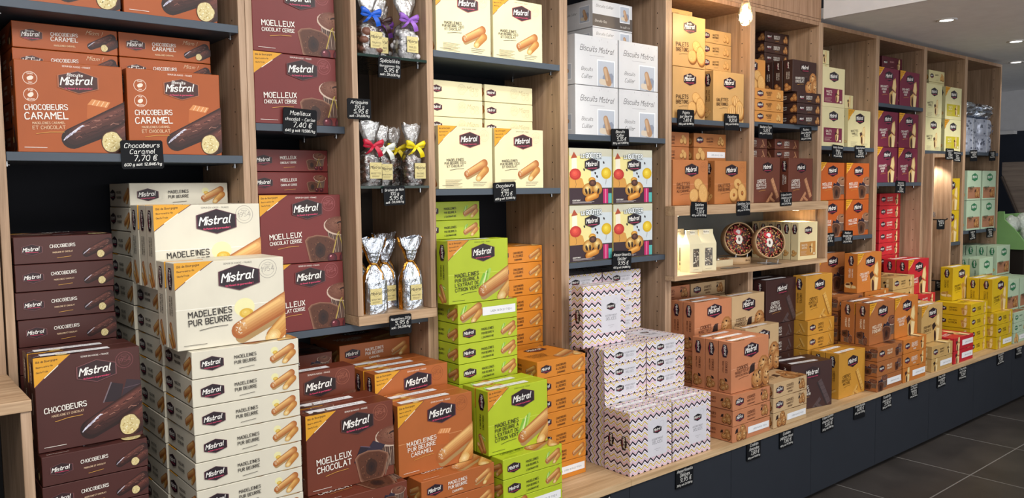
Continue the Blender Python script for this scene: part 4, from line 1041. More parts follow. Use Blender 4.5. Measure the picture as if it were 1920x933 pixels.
# bay 7
G = 'cream biscuit pouches'
place('cream_pouch', 'up', 3.999, .004, 1.6505, 'lower cream pouch with plum panel at left of seventh bay', G)
place('cream_pouch', 'up', 3.998, .004, 1.8585, 'upper cream pouch with plum panel at left of seventh bay', G)
place('cream_carton', 'up', 4.277, .004, 1.6505, 'cream upright carton with yellow corner right of plum panel pouches', G)
flat('cream_carton', 4.015, .1135, 1.6505, 7, 'cream carton lying {o} behind the plum panel pouches', G)
flat('cream_carton', 4.287, .1135, 1.6505, 4, 'cream carton lying {o} behind the yellow corner carton', G)
G = 'orange cake cartons'
for x, s in ((3.998, 'left'), (4.279, 'right')):
    for z, t in ((1.1585, 'lower'), (1.3620, 'upper')):
        place('orange_cake', 'up', x, .008, z, f'{t} {s} burnt orange cake carton with yellow corner in seventh bay', G)
G = 'tan fondant cake cartons'
flat('fondant', 3.975, -.332, D, 3, 'tan cake carton lying {o} at the bench front edge', G, (2,))
up('fondant', 3.978, -.286, D+3*.077, 2, '{o} tan upright cake carton on front tan pile', G)
flat('fondant', 3.999, -.104, D, 6, 'tan cake carton lying {o} in the rear tan pile', G)
place('fondant', 'up', 4.049, .03, D+6*.077, 'tan upright cake carton behind the mustard crepes', G)
G = 'orange crunchy biscuit cartons'
flat('orange_croq', 4.262, -.332, D, 3, 'orange biscuit carton lying {o} at bench edge beside tan pile', G, (2,))
up('orange_croq', 4.254, -.286, D+3*.077, 2, '{o} orange upright biscuit carton beside front tan carton', G)
flat('orange_croq', 4.293, -.104, D, 6, 'orange biscuit carton lying {o} in the rear orange biscuit pile', G)
up('orange_croq', 4.202, -.104, D+6*.077, 1, '{o} orange upright biscuit carton standing high below cake shelf', G)
# bay 8
G = 'plum biscuit cartons'
for x, s in ((4.615, 'left'), (4.886, 'right')):
    for z, t in ((1.4545, 'lowest'), (1.6620, 'middle')):
        place('plum_croq', 'up', x, .006, z, f'{t} {s} plum upright carton in eighth bay', G)
    place('plum_croq', 'up', x, .006, 1.9115, f'upper {s} plum upright carton on highest shelf of eighth bay', G)
flat('plum_flat', 4.880, .115, 1.9115, 4, 'maroon carton lying {o} behind the upper plum cartons', G)
G = 'red biscuit cartons'
flat('red_croq', 4.889, .1145, D, 13, 'red carton lying {o} in the tall red rear pile', G)
flat('red_croq', 4.905, -.104, D, 5, 'red carton lying {o} in the middle red pile', G)
up('red_croq', 4.893, -.066, D+5*.0765, 2, '{o} red upright carton with pale biscuits', G)
flat('red_croq', 4.926, -.322, D, 2, 'red carton lying {o} at the bench front edge', G, (0, 1))
G = 'beige crunchy biscuit cartons'
flat('beige_croq', 4.623, -.326, D, 2, 'beige carton lying {o} at the bench edge beside red pair', G, (1,))
up('beige_croq', 4.632, -.262, D+2*.0735, 2, '{o} beige upright carton with pale biscuits and chocolate', G)
flat('beige_croq', 4.613, -.105, D, 7, 'beige carton lying {o} in middle beige pile beside red carton', G)
# bay 9
G = 'cream lemon pouches'
for z, t in ((1.6535, 'lower'), (1.8620, 'upper')):
    place('vanilla_pouch', 'up', 5.233, .006, z, f'{t} plain cream pouch at left of ninth bay top shelf', G)
    place('lemon_pouch', 'up', 5.518, .006, z, f'{t} cream pouch with lemon yellow panel in ninth bay', G)
flat('vanilla_flat', 5.537, .12, 1.6535, 7, 'cream carton lying {o} behind the lemon panel pouches', G)
G = 'yellow biscuit cartons'
place('yellow_croq', 'up', 5.532, .010, 1.0555, 'lower yellow upright carton right of the narrow lit niche', G)
place('yellow_croq', 'up', 5.530, .010, 1.2680, 'upper yellow upright carton right of the narrow lit niche', G)
flat('yellow_croq', 5.564, -.322, D, 3, 'yellow carton lying {o} at the bench front edge', G, (2,))
up('yellow_croq', 5.566, -.289, D+3*.0775, 2, '{o} yellow upright carton on the front yellow pile', G)
flat('yellow_croq', 5.30, -.262-.004, D, 4, 'yellow carton lying {o} in left yellow pile behind red pair', G)
place('yellow_croq', 'up', 5.368, -.1295, D+4*.0775, 'yellow upright carton standing on the left yellow pile', G)
# bay 10
G = 'pale green organic biscuit cartons'
for x, s in ((5.900, 'left'), (6.163, 'right')):
    for z, t in ((1.1225, 'lower'), (1.3280, 'upper')):
        place('green_bio', 'up', x, .006, z, f'{t} {s} pale green carton with brown panel on shelf of last bay', G)
flat('green_bio', 5.845, -.325, D, 3, 'pale green carton lying {o} in front left green pile', G, (2,))
flat('green_bio', 6.110, -.325, D, 3, 'pale green carton lying {o} in front right green pile', G, (2,))
up('green_bio', 5.848, -.268, D+3*.068, 2, '{o} pale green upright carton on front left green pile', G)
up('green_bio', 6.108, -.268, D+3*.068, 2, '{o} pale green upright carton on front right green pile', G)
flat('green_bio', 5.850, -.118, D, 5, 'pale green carton lying {o} in middle left green pile', G)
up('green_bio', 5.862, -.10, D+5*.068, 3, '{o} pale green upright carton on middle left pile', G)
flat('green_bio', 6.150, -.118, D, 6, 'pale green carton lying {o} in middle right green pile', G)
up('green_bio', 6.165, -.10, D+6*.068, 4, '{o} pale green upright carton of tall row in last bay', G)
# cartons in the lit niche
G = 'slim cream cartons in the lit niche'
for i in range(6):
    place('assort', 'up', 3.742+.001*i, .0+i*.0465-.025, 1.0615, ['front', 'second', 'third', 'fourth', 'fifth', 'rearmost'][i]+' slim cream carton in row at right of lit niche', G)

# ------------------------------------------------------------------ chalk price cards
CARDS = [
 (.615, 1.541, .104, .074, 0, ['Chocobeurs', 'Caramel', '7,70 €', '600 g soit 12,84€/kg'], 'under the two upright caramel cartons'),
 (1.058, 1.645, .106, .077, 0, ['Moelleux', 'chocolat - Cerise', '7,40 €', '640 g soit 11,58€/kg'], 'on the shelf below dark red cherry cakes'),
 (1.334, 1.819, .080, .064, 1, ['Spécialités', 'Bourguignonnes 150g', '5,95 €', 'soit : 39,60€/kg'], 'hung from the upper glass shelf'),
 (1.224, 1.687, .081, .062, 1, ['Arlequins', '150 g', '5,95 €', 'soit : 39,60€/kg'], 'fixed on the left side of the glass shelf niche'),
 (1.341, 1.424, .078, .060, 1, ['Graines de Noix', '100 g', '5,95 €', 'soit : 59,50€/kg'], 'hung from the lower glass shelf'),
 (1.353, 1.015, .081, .064, 1, ['Nougatines 200g', '5,95 €', 'soit : 34,00€/kg'], 'below the silver foil bags'),
 (1.834, 1.431, .104, .069, 0, ['Chocobeurs', 'Coco', '7,70 €', '600 g soit 12,84€/kg'], 'under the pale yellow coconut cartons'),
 (2.439, 1.644, .104, .068, 0, ['Biscuits', 'Cuiller', '5,35 €', '300 g soit 17,83€/kg'], 'under the grey sponge finger cartons'),
 (2.447, 1.144, .112, .079, 0, ['Assortiments', 'Goûter', '9,95 €', '400 g soit 24,88€/kg'], 'under the four snack cartons'),
 (2.858, 1.740, .114, .073, 0, ['Palets', 'pur Beurre', '7,40 €', '450 g soit 16,44€/kg'], 'under the golden thick biscuit cartons'),
 (3.194, 1.738, .111, .076, 0, ['Galettes', '9,20 €', '500 g soit 18,40€/kg'], 'under the golden striped biscuit carton'),
 (2.880, 1.341, .113, .070, 2, ['Galettes', 'Caramel', '7,50 €', '400 g soit 18,75€/kg'], 'left on the lit niche top board'),
 (3.210, 1.340, .105, .067, 2, ['Galettes Coco', '7,50 €', '400 g soit 18,75€/kg'], 'middle on the lit niche top board'),
 (3.469, 1.704, .118, .069, 0, ['Rochers Coco', '5,20 €', '300 g soit 17,33€/kg'], 'under the amber coconut cartons'),
 (3.833, 1.705, .107, .070, 0, ['Rochers', 'Coco-chocolat', '5,20 €', '300 g soit 17,33€/kg'], 'under the dark coconut chocolate cartons'),
 (3.566, 1.377, .100, .067, 2, ['Crêpes Dentelle', 'chocolat au lait', '5,60 €', '200 g soit 28€/kg'], 'right on the lit niche top board'),
 (4.154, 1.622, .113, .070, 0, ['Galets Nantais', 'Cacao', '3,30 €', '150 g soit 22€/kg'], 'under the plum panel pouches'),
 (4.397, 1.625, .109, .071, 0, ['Galets Nantais', 'Vanille', '3,30 €', '150 g soit 22€/kg'], 'under the cream yellow corner carton'),
 (4.074, 1.150, .122, .072, 0, ['Orange choco', '5,90 €', '300 g soit 19€/kg'], 'left below the orange cakes'),
 (4.276, 1.155, .111, .074, 0, ['Moelleux', 'Caramel choco', '5,90 €', '300 g soit 19€/kg'], 'right below the orange cakes'),
 (4.897, 1.427, .124, .074, 0, ['Croq-nants', 'aux Amandes', 'Noir', '5,20 €', '250 g soit 20€/kg'], 'under the plum cartons'),
 (5.452, 1.631, .119, .071, 3, ['Croq-nants', 'Citron', '5,20 €', '250 g soit 20€/kg'], 'above the narrow lit niche'),
 (5.694, 1.622, .125, .070, 0, ['Galets Nantais', 'Citron', '3,30 €', '150 g soit 22€/kg'], 'under the lemon panel pouches'),
 (5.963, 1.632, .120, .075, 0, ['Sablés Nougat', '4,80 €', '200 g soit 24€/kg'], 'left under the silver packs'),
 (6.289, 1.636, .116, .067, 0, ['Caramels', '4,80 €', '200 g soit 24€/kg'], 'right under the silver packs'),
 (5.984, 1.090, .112, .066, 0, ['Cookies bio', 'Choco', '3,90 €', '200 g soit 19€/kg'], 'left under the green cartons'),
 (6.289, 1.093, .118, .069, 0, ['Cookies bio', 'Amande', '3,90 €', '200 g soit 19€/kg'], 'right under the green cartons'),
 (1.983, .330, .090, .080, 4, ['Citron vert', '9,95 €', '600 g soit 16€/kg'], 'cut by the bottom edge, below orange cartons'),
 (2.440, .332, .104, .084, 4, ['Assortiments', 'Délices', '9,95 €', '300 g soit 24,95€/kg'], 'on bench front below the zigzag cartons'),
 (2.901, .334, .101, .080, 4, ['Cookies', 'Amandes', '7,80 €', '400 g soit 19,50€/kg'], 'on bench front below the peach cookies'),
 (3.149, .333, .108, .078, 4, ['Cookies', 'pépites choco', '7,80 €', '400 g soit 19,50€/kg'], 'on bench front below the beige cookies'),
 (3.498, .338, .108, .084, 4, ['Crêpes Dentelle', 'chocolat Noir', '5,60 €', '200 g soit 28€/kg'], 'on bench front below the dark crepes'),
 (3.800, .337, .108, .080, 4, ['Crêpes Dentelle', '6,80 €', '250 g soit 27€/kg'], 'on bench front below the mustard crepes'),
 (4.082, .332, .101, .080, 4, ['Fondants', 'choco au lait', '5,90 €', '300 g soit 19€/kg'], 'on bench front below the tan cakes'),
 (4.389, .336, .105, .080, 4, ['Croq-nants', 'aux Raisins', 'Noisettes', '5,20 €', '250 g soit 20€/kg'], 'on bench front below the orange biscuits'),
 (4.736, .336, .110, .077, 4, ['Croq-nants', 'aux pépites', '5,20 €', '250 g soit 20€/kg'], 'on bench front below the beige biscuits'),
 (5.024, .334, .108, .080, 4, ['Croq-nants', 'aux Fruits', '5,20 €', '250 g soit 20€/kg'], 'on bench front below the red biscuits'),
 (5.607, .337, .107, .080, 4, ['Croq-nants', 'au Citron', '5,20 €', '250 g soit 20€/kg'], 'on bench front below the yellow biscuits'),
 (5.920, .334, .106, .080, 4, ['Cookies bio', '3,90 €', '200 g soit 19€/kg'], 'on bench front below the green biscuits'),
]
CY = {0: -.0028, 1: -.0585, 2: -.0585, 3: -.0535, 4: -.3312}
def card_mesh(lines_, w, h):
    mb = MB()
    c = .004; t = .0024
    out = [(-w/2+c, -h/2), (w/2-c, -h/2), (w/2, -h/2+c), (w/2, h/2-c), (w/2-c, h/2), (-w/2+c, h/2), (-w/2, h/2-c), (-w/2, -h/2+c)]
    mb.poly([(x, -t, y) for x, y in out], SLATECARD); mb.poly([(x, 0, y) for x, y in out[::-1]], SLATECARD)
    for i in range(8):
        a, b = out[i], out[(i+1) % 8]; mb.poly([(a[0], 0, a[1]), (b[0], 0, b[1]), (b[0], -t, b[1]), (a[0], -t, a[1])], SLATECARD)
    a = Art(mb, (-w/2, -t, -h/2), (1, 0, 0), (0, 0, 1), w, h)
    n = len(lines_); y = h*.90
    for i, s in enumerate(lines_):
        price = '€' in s and '/' not in s
        hh = h*(.18 if price else (.10 if i == n-1 else .15))*(1 if n < 5 else .82)
        y -= hh
        a.text(s, w*(.5 if not price else .56), y, hh, CHALK, bold=.11 if i < n-1 else .14, slant=.22, smooth=True, tilt=.02, maxw=w*.88)
        y -= hh*.42
    return mb.mesh('price_card')
for x, z, w_, h_, k, ls, where in CARDS:
    o = link('price_card', card_mesh(ls, w_, h_), None, (x, CY[k], z), (0, R.uniform(-.05, .05), R.uniform(-.01, .01)))
    tag(o, 'black chalk price card '+where, 'price card', 'chalk price cards')

# ------------------------------------------------------------------ gift bags on the glass shelves
def tagplate(parent, x, y, z, w_=.042, h_=.05, rz=0.0, nm='ARLEQUINS'):
    mb = MB(); mb.box(-w_/2, w_/2, -.0008, 0, -h_/2, h_/2, ink('#d8c98a', .35))
    a = Art(mb, (-w_/2, -.0008, -h_/2), (1, 0, 0), (0, 0, 1), w_, h_)
    a.text('Mistral', w_*.48, h_*.62, h_*.16, '#3a2a1c', bold=.18, slant=.3, smooth=True); a.ring(w_*.5, h_*.68, h_*.19, .0006, '#6a5a3a', 14); a.text(nm, w_*.5, h_*.28, h_*.1, '#3a2a1c', bold=.16, maxw=w_*.8); lines(a, w_*.16, h_*.16, w_*.66, 2, '#8a7a4a', .003)
    return mb.build('label', parent, (x, y, z), (0, 0, rz))
def bow(parent, c, hexc, s=.05, face=0.0):
    m = crinkle('satin_ribbon_'+hexc.strip('#'), hexc, .35, 0.0, 12, .2)
    mb = MB(); cx, cy, cz = c
    def band(pts, wd):
        rows = []
        for i, p in enumerate(pts):
            k = wd*(0.45+0.55*min(1, 2.2*min(i, len(pts)-1-i)/(len(pts)-1)+.1)) if len(pts) > 6 else wd*(.5+.5*min(1, 1.6*i/(len(pts)-1)))
            rows.append([(cx+p[0]*s, cy+p[1]*s-.004, cz+p[2]*s-k*s), (cx+p[0]*s, cy+p[1]*s-.010, cz+p[2]*s), (cx+p[0]*s, cy+p[1]*s-.004, cz+p[2]*s+k*s)])
        mb.grid(rows, m)
    for sg in (-1, 1):
        band([(0, 0, 0), (sg*.25, -.16, .16), (sg*.6, -.22, .3), (sg*.9, -.12, .34), (sg*.96, .04, .2), (sg*.7, .1, .06), (sg*.35, .06, 0), (0, .02, 0)], .24)
    for sg, dz in ((-1, -.75), (1, -.95)):
        rows = []
        for i in range(6):
            t = i/5; x, z = sg*(.05+.62*t), dz*t; k = .1+.1*min(1, t*2)
            rows.append([(cx+(x-k)*s, cy-.006-.010*math.sin(t*3), cz+(z)*s), (cx+(x+k)*s, cy-.008-.010*math.sin(t*3), cz+(z+.12)*s)])
        mb.grid(rows, m)
    mb.ball((cx, cy-.010, cz), s*.15, m, 2, (1.1, .8, 1))
    return mb.build('ribbon_bow', parent)
def gift_bag(loc, w_, h_, dp, bowc, inner, label, group, rz=0.0, nm='ARLEQUINS', tagx=0.0, seed=0, film=None, neck=.62, side=None):
    rr = random.Random(seed)
    root = thing('gift_bag', label, 'gift bag', loc, rz, group)
    mb = MB(); N = 28; rows = []
    prof = [(0, .96, .96), (.03, 1, 1), (.2, 1.02, 1.02), (.42, .97, .95), (.52, .78, .74), (neck-.04, .42, .40), (neck, .2, .24), (neck+.05, .40, .34), (neck+.16, .62, .42), (.9, .96, .36), (1, 1.08, .28)]
    for (t, a, b) in prof:
        row = []
        for i in range(N):
            an = 2*PI*i/N; c, s = math.cos(an), math.sin(an)
            ex = .55
            x = math.copysign(abs(c)**ex, c)*w_/2*a; y = math.copysign(abs(s)**ex, s)*dp/2*b
            k = (1+.20*(rr.random()-.5)) if t > .45 else 1+.05*(rr.random()-.5)
            row.append((x*k, y*k, t*h_+(rr.random()-.5)*(.012 if t >= 1 else 0)))
        rows.append(row)
    cut = 6
    if film is None:
        mb.grid(rows[:cut+1], FILM, True, True); mb.grid(rows[cut:], FILMTOP, True, True)
    else:
        mb.grid(rows, film, False, True)
    mb.poly([(p[0], p[1], .0005) for p in rows[0]][::-1], FILM if film is None else film)
    mb.build('film' if film is None else 'foil_wrap', root)
    if inner:
        hexes, r, n = inner
        mb = MB()
        for k in range(n):
            p = (rr.uniform(-.40, .40)*w_, rr.uniform(-.36, .36)*dp, r+rr.random()*h_*.40)
            mb.ball(p, r*rr.uniform(.85, 1.1), ink(hexes[k % len(hexes)], .38), 2 if r > .009 else 1, (1, 1, rr.uniform(.75, 1)))
        o = mb.build('chocolates', root); o['kind'] = 'stuff'
    if bowc: bow(root, (0, -dp*.12-.012, neck*h_), bowc, .037)
    if tagx is not None: tagplate(root, tagx, -dp/2-.003, h_*.235, nm=nm, rz=0)
    if side:
        mb = MB()
        for sg in (-1, 1):
            rows2 = []
            for (t, a, b) in prof:
                rows2.append([(sg*(w_/2*a*1.02), -dp*b*.2, t*h_), (sg*(w_/2*a*1.02+.006), 0, t*h_), (sg*(w_/2*a*1.02), dp*b*.2, t*h_)])
            mb.grid(rows2, side, False)
        pts = [(math.cos(t*PI/6)*w_*.13, math.sin(t*PI/6)*dp*.16, neck*h_) for t in range(13)]
        mb.tube(pts, .0035, side, 6); mb.tube([(.005, -dp*.16, neck*h_), (.02, -dp*.3, neck*h_-.03), (.018, -dp*.42, neck*h_-.05)], .003, side, 6)
        mb.build('gold_tie', root)
    return root
BR, WH_ = ['#6b4638', '#7d5546', '#573529'], ['#d9d6d8', '#c4c2c6', '#eceaec']
GG = 'clear gift bags on the glass shelves'
ZG1, ZG2, ZG3 = 1.8566, 1.4556, 1.0542
gift_bag((1.291, -.004, ZG1), .074, .20, .06, '#1f5fd0', (BR, .015, 26), 'clear gift bag with royal blue bow, upper glass shelf', GG, seed=1, nm='TRUFFES', tagx=.012)
gift_bag((1.360, .045, ZG1), .056, .19, .05, '#3a2222', (BR, .013, 22), 'clear gift bag with dark brown bow, second on upper glass shelf', GG, seed=2, nm='PRALINES', tagx=-.004)
gift_bag((1.405, .110, ZG1), .058, .19, .05, '#8a52b8', (WH_, .012, 22), 'clear gift bag with violet bow behind the white sweets bag', GG, seed=3, tagx=None)
gift_bag((1.430, -.002, ZG1), .074, .20, .06, '#9a62c8', (WH_, .0125, 34), 'clear gift bag of white round sweets with violet bow in front', GG, seed=4, nm='PERLES', tagx=.006)
gift_bag((1.288, -.004, ZG2), .070, .20, .06, '#c8203e', (BR, .0085, 60), 'clear gift bag with crimson bow, lower glass shelf', GG, seed=5, nm='NOISETTES', tagx=.002)
gift_bag((1.355, .036, ZG2), .056, .19, .055, '#e8ece4', (BR, .0085, 50), 'clear gift bag with white bow, lower glass shelf', GG, seed=6, nm='GRAINS DE NOIX', tagx=.0)
gift_bag((1.420, .072, ZG2), .056, .19, .055, '#e2c80e', (BR, .0085, 50), 'clear gift bag with yellow bow, left of the two yellow', GG, seed=7, tagx=None)
gift_bag((1.440, -.010, ZG2), .068, .20, .055, '#f0d818', (BR, .0085, 60), 'clear gift bag with yellow bow, right of the two yellow', GG, seed=8, nm='RAISINS', tagx=.012)
GG = 'silver foil bags in the niche'
for (x, y, s, lab, tx, h_) in ((1.288, -.012, 11, 'silver foil bag with gold tie, leftmost at niche bottom', -.012, .235), (1.366, .052, 12, 'silver foil bag with gold tie, middle of the niche bottom', 0, .225), (1.4285, -.006, 13, 'silver foil bag with gold tie, rightmost at niche bottom', .0, .235),
                               (1.32, .150, 14, 'silver foil bag half hidden behind the left two', None, .23), (1.425, .150, 15, 'silver foil bag hidden behind the rightmost', None, .24)):
    gift_bag((x, y, ZG3), .079, h_, .06, None, None, lab, GG, seed=s, film=FOIL, side=GOLDFOIL, nm='NOUGATINES', tagx=tx, neck=.66)

# ------------------------------------------------------------------ lit niche: chocolate discs, gable boxes, tray
ZN = 1.0612
def chocolate_disc(loc, r, label, seed, rz):
    rr = random.Random(seed)
    root = thing('chocolate_disc', label, 'chocolate disc', loc, rz, 'round chocolate discs in wooden rims')
    tilt = -.16
    mb = MB(); mb.lathe([(r*.93, -.020), (r*.97, -.021), (r, -.018), (r, .022), (r*.5, .023), (0, .023)], ink('#c8a880', .5), 40, (0, 0, 0), 'y'); mb.lathe([(r*.93, -.020), (r*.92, .0)], ink('#b08f68', .5), 40, (0, 0, 0), 'y')
    o = mb.build('wooden_rim', root, (0, 0, r*.99), (tilt, 0, 0))
    mb = MB(); mb.lathe([(0, -.008), (r*.6, -.0085), (r*.93, -.006), (r*.93, .010), (0, .010)], ink('#3a1e1a', .3), 36, (0, 0, 0), 'y'); mb.build('chocolate_slab', root, (0, 0, r*.99), (tilt, 0, 0))
    mb = MB(); cols = ['#b4323a', '#7a1f26', '#c89a5c', '#dbb47a', '#8f6238', '#a8484a']
    for k in range(230):
        a, q = rr.random()*2*PI, r*.88*math.sqrt(rr.random())
        mb.ball((q*math.cos(a), -.010, q*math.sin(a)), .0036, ink(cols[k % 6], .4), 1, (1.9, .8, .9), Matrix.Rotation(rr.random()*PI, 3, 'Y'))
    t = mb.build('nut_topping', root, (0, 0, r*.99), (tilt, 0, 0)); t['kind'] = 'stuff'
    mb = MB(); a = Art(mb, (-r, -.014, -r), (1, 0, 0), (0, 0, 1), 2*r, 2*r)
    a.ell(r*.95, r*1.42, r*.27, r*.25, '#c81e2c', 0, 14, .5, 4); a.up(3); a.ell(r*.95, r*1.42, r*.13, r*.11, '#f4f0ee', 0, 10, .7, 5); a.ell(r*.97, r*.98, r*.22, r*.29, '#f2ece0', 0, 14, .2, 6); a.up(3); a.ell(r*.98, r*.98, r*.07, r*.12, '#5a3a30', 0, 10); a.ell(r*.75, r*1.02, r*.08, r*.1, '#c81e2c', 0, 8)
    mb.build('sugar_decoration', root, (0, 0, r*.99), (tilt, 0, 0))
    return root
def easel(loc, label, rz):
    mb = MB(); m = ink('#d8dade', .12)
    for x in (-.03, .03):
        mb.tube([(x, -.045, .012), (x, -.04, .0), (x, .02, .0), (x, .045, .0)], .0022, m, 6); mb.tube([(x, -.036, .0), (x, -.046, .022)], .0022, m, 6)
    mb.tube([(-.03, .02, .001), (.03, .02, .001)], .0022, m, 6)
    tag(mb.build('display_easel', None, loc, (0, 0, rz)), label, 'display stand', 'clear stands under chocolate discs')
chocolate_disc((3.395, .095, ZN+.0385), .083, 'left round chocolate disc in wooden rim, standing on round box', 3, -.5)
chocolate_disc((3.486, -.016, ZN+.026), .080, 'right round chocolate disc in wooden rim, before cream cartons', 8, -.5)
mb = MB(); mb.lathe([(0, 0), (.082, 0), (.084, .003), (.084, .034), (.080, .0345), (.079, .028), (0, .028)], ink('#c6a47a', .5), 40)
mb.lathe([(.0785, .0282), (0, .0282)], ink('#4a3a30', .5), 32)
a = Art(mb, (-.02, -.0842, .01), (1, 0, 0), (0, 0, 1), .04, .02); a.text('Mistral', .02, .006, .008, '#5a3820', bold=.18, slant=.3)
tag(mb.build('round_wooden_box', None, (3.405, .130, ZN)), 'shallow round wooden box under the left chocolate disc', 'box')
easel((3.395, .098, ZN+.0290), 'clear stand under left chocolate disc on the round box', -.5)
easel((3.486, -.013, ZN+.0025), 'clear stand under right chocolate disc in front of cream cartons', -.5)
for x, y, s in ((3.19, -.005, 'left'), (3.49, -.035, 'right')):
    mb = MB(); mb.box(-.045, .045, -.022, .022, 0, .0015, ink('#3a3d42', .3)); aa = Art(mb, (-.045, -.022, .0015), (1, 0, 0), (0, 1, 0), .09, .044); lines(aa, .012, .030, .06, 4, '#b8bcc4', .006)
    tag(mb.build('product_notice', None, (x, y, ZN), (0, 0, -.1)), f'small dark notice lying flat on niche floor, {s} of two', 'notice', 'flat notices in the niche')
def gable_box(loc, rz, label, body='#e6dcb8', fill='#8a7a62', yel=False):
    w_, d_, h_ = .082, .055, .125
    root = thing('gable_top_box', label, 'gift box', loc, rz, 'gable topped biscuit boxes in niche')
    m = ink(body, .5); mb = MB()
    b = [(-w_/2, -d_/2), (w_/2, -d_/2), (w_/2, d_/2), (-w_/2, d_/2)]
    t = [(-w_/2*.92, -.004), (w_/2*.92, -.004), (w_/2*.92, .004), (-w_/2*.92, .004)]
    mb.grid([[(x, y, 0) for x, y in b], [(x, y, h_) for x, y in b], [(x, y, h_+.042) for x, y in t], [(x, y, h_+.062) for x, y in t]], m, False, True)
    mb.poly([(x, y, h_+.062) for x, y in t], m); mb.poly([(x, y, 0) for x, y in b[::-1]], m)
    if yel: mb.box(-w_/2-.0006, -w_/2, -d_/2+.004, d_/2-.004, .004, h_*.98, ink('#d8c050', .5))
    a = Art(mb, (-w_/2, -d_/2, 0), (1, 0, 0), (0, 0, 1), w_, h_); lines(a, w_*.3, h_*.08, w_*.4, 1, '#8a8070')
    mb.build('carton_body', root)
    mb = MB(); a = Art(mb, (-w_*.24, -d_/2-.0004, h_*.18), (1, 0, 0), (0, 0, 1), w_*.5, h_*.66); a.rect(.0008, .0008, w_*.5-.0008, h_*.66-.0008, ink('#5a5248', .2)); a.up()
    rr = random.Random(int(loc[0]*1000))
    for k in range(34): a.ell(rr.uniform(.004, w_*.5-.004), rr.uniform(.004, h_*.66-.004), .0042, .003, ('#8a7a66', '#3a302c', '#b8aa92', '#efe6d4')[k % 4], rr.random()*3, 7, .3, k)
    mb.build('window', root)
    mb = MB(); mb.box(-.016, .016, -.0064, -.0050, h_+.040, h_+.060, ink('#efe8d2', .5)); a = Art(mb, (-.016, -.0064, h_+.040), (1, 0, 0), (0, 0, 1), .032, .02); a.text('Mistral', .0155, .008, .007, '#4a3a34', bold=.17, slant=.3)
    mb.build('logo_label', root)
gable_box((2.928, .018, ZN), -.06, 'front left cream gable top box with nut window in niche')
gable_box((3.035, .022, ZN), -.35, 'cream gable top box with yellow side, right of the four', yel=True)
gable_box((2.865, .120, ZN), -.05, 'brightly lit cream gable top box at the niche left end')
gable_box((2.965, .125, ZN), -.05, 'cream gable top box standing behind the front left one')
# film covered tray leaning
root = thing('confectionery_tray', 'cream tray of sweets under clear film leaning in the niche', 'tray', (3.205, .105, ZN), -.05)
mb = MB(); cm = ink('#dccba6', .5)
A1 = [(-.085, -.04, 0), (.10, -.04, 0), (.10, .075, 0), (-.085, .075, 0)]; B1 = [(-.085, -.04, .03), (.10, -.04, .03), (.10, .075, .03), (-.085, .075, .10)]
mb.poly(A1[::-1], cm)
for i in range(4): j = (i+1) % 4; mb.poly([A1[i], A1[j], B1[j], B1[i]], cm)
mb.poly([B1[0], B1[1], B1[2]], cm); mb.poly([B1[0], B1[2], B1[3]], cm)
mb.build('tray_body', root)
mb = MB(); rr = random.Random(77)
for k in range(46):
    u, v = rr.uniform(.06, .92), rr.uniform(.08, .9)
    x, y = -.085+.185*u, -.04+.115*v
    z = .03+(.07*(v-u) if v > u else 0)
    mb.ball((x, y, z+.004), .007, ink(('#efe4cc', '#8a5a38', '#f6f2ea', '#b08050')[k % 4], .4), 1, (1.2, 1, .7))
o = mb.build('sweets', root); o['kind'] = 'stuff'
mb = MB(); L = lambda p: (p[0], p[1], p[2]+.014)
mb.poly([L(B1[0]), L(B1[1]), L(B1[2])], FILM); mb.poly([L(B1[0]), L(B1[2]), L(B1[3])], FILM); mb.build('clear_film', root)

# ------------------------------------------------------------------ silver packs and hooks at the right
GG = 'silver wrapped packs in last bay'
pk = crinkle('silver_wrap', '#b9c0d2', .35, .35, 22, .5)
def pack(x, y, z, label, w_=.24, h_=.115, d_=.16, lump=False, seed=0):
    rr = random.Random(seed); mb = MB(); rows = []
    for i in range(9):
        t = i/8; row = []
        for j in range(20):
            an = 2*PI*j/20; c, s = math.cos(an), math.sin(an); e = .45 if not lump else .8
            k = 1+(rr.random()-.5)*(.05 if not lump else .22); sh = 1-(abs(t-.5)*2)**4*(.10 if not lump else .5)
            row.append((math.copysign(abs(c)**e, c)*w_/2*sh*k, math.copysign(abs(s)**e, s)*d_/2*sh*k, t*h_))
        rows.append(row)
    mb.grid(rows, FOIL if lump else pk, not lump, True); mb.poly(rows[0][::-1], pk); mb.poly(rows[-1], FOIL if lump else pk)
    if not lump:
        mb.box(-.006, .006, -d_/2-.003, -d_/2+.004, 0.002, h_-.002, ink('#c4cad6', .35)); a = Art(mb, (-w_/2, -d_/2-.002, 0), (1, 0, 0), (0, 0, 1), w_, h_)
        for k in range(14): a.ell(rr.uniform(.02, w_-.02), rr.uniform(.015, h_-.015), .010, .006, '#5c6478', rr.random()*3, 7, .5, k)
    tag(mb.build('foil_bag' if lump else 'silver_pack', None, (x, y, z)), label, 'pack', GG)
for x, s in ((5.966, 'left'), (6.214, 'right')):
    for z, t in ((1.6585, 'lower'), (1.7740, 'upper')):
        pack(x, .088, z, f'{t} {s} silver wrapped pack on last bay shelf', seed=int(x*100)+int(z*10))
pack(5.960, .09, 1.8895, 'crumpled silver foil bag lying on the left silver packs', .23, .12, .16, True, 5)
pack(6.222, .085, 1.8895, 'crumpled silver foil bag lying on the right silver packs', .26, .11, .17, True, 6)
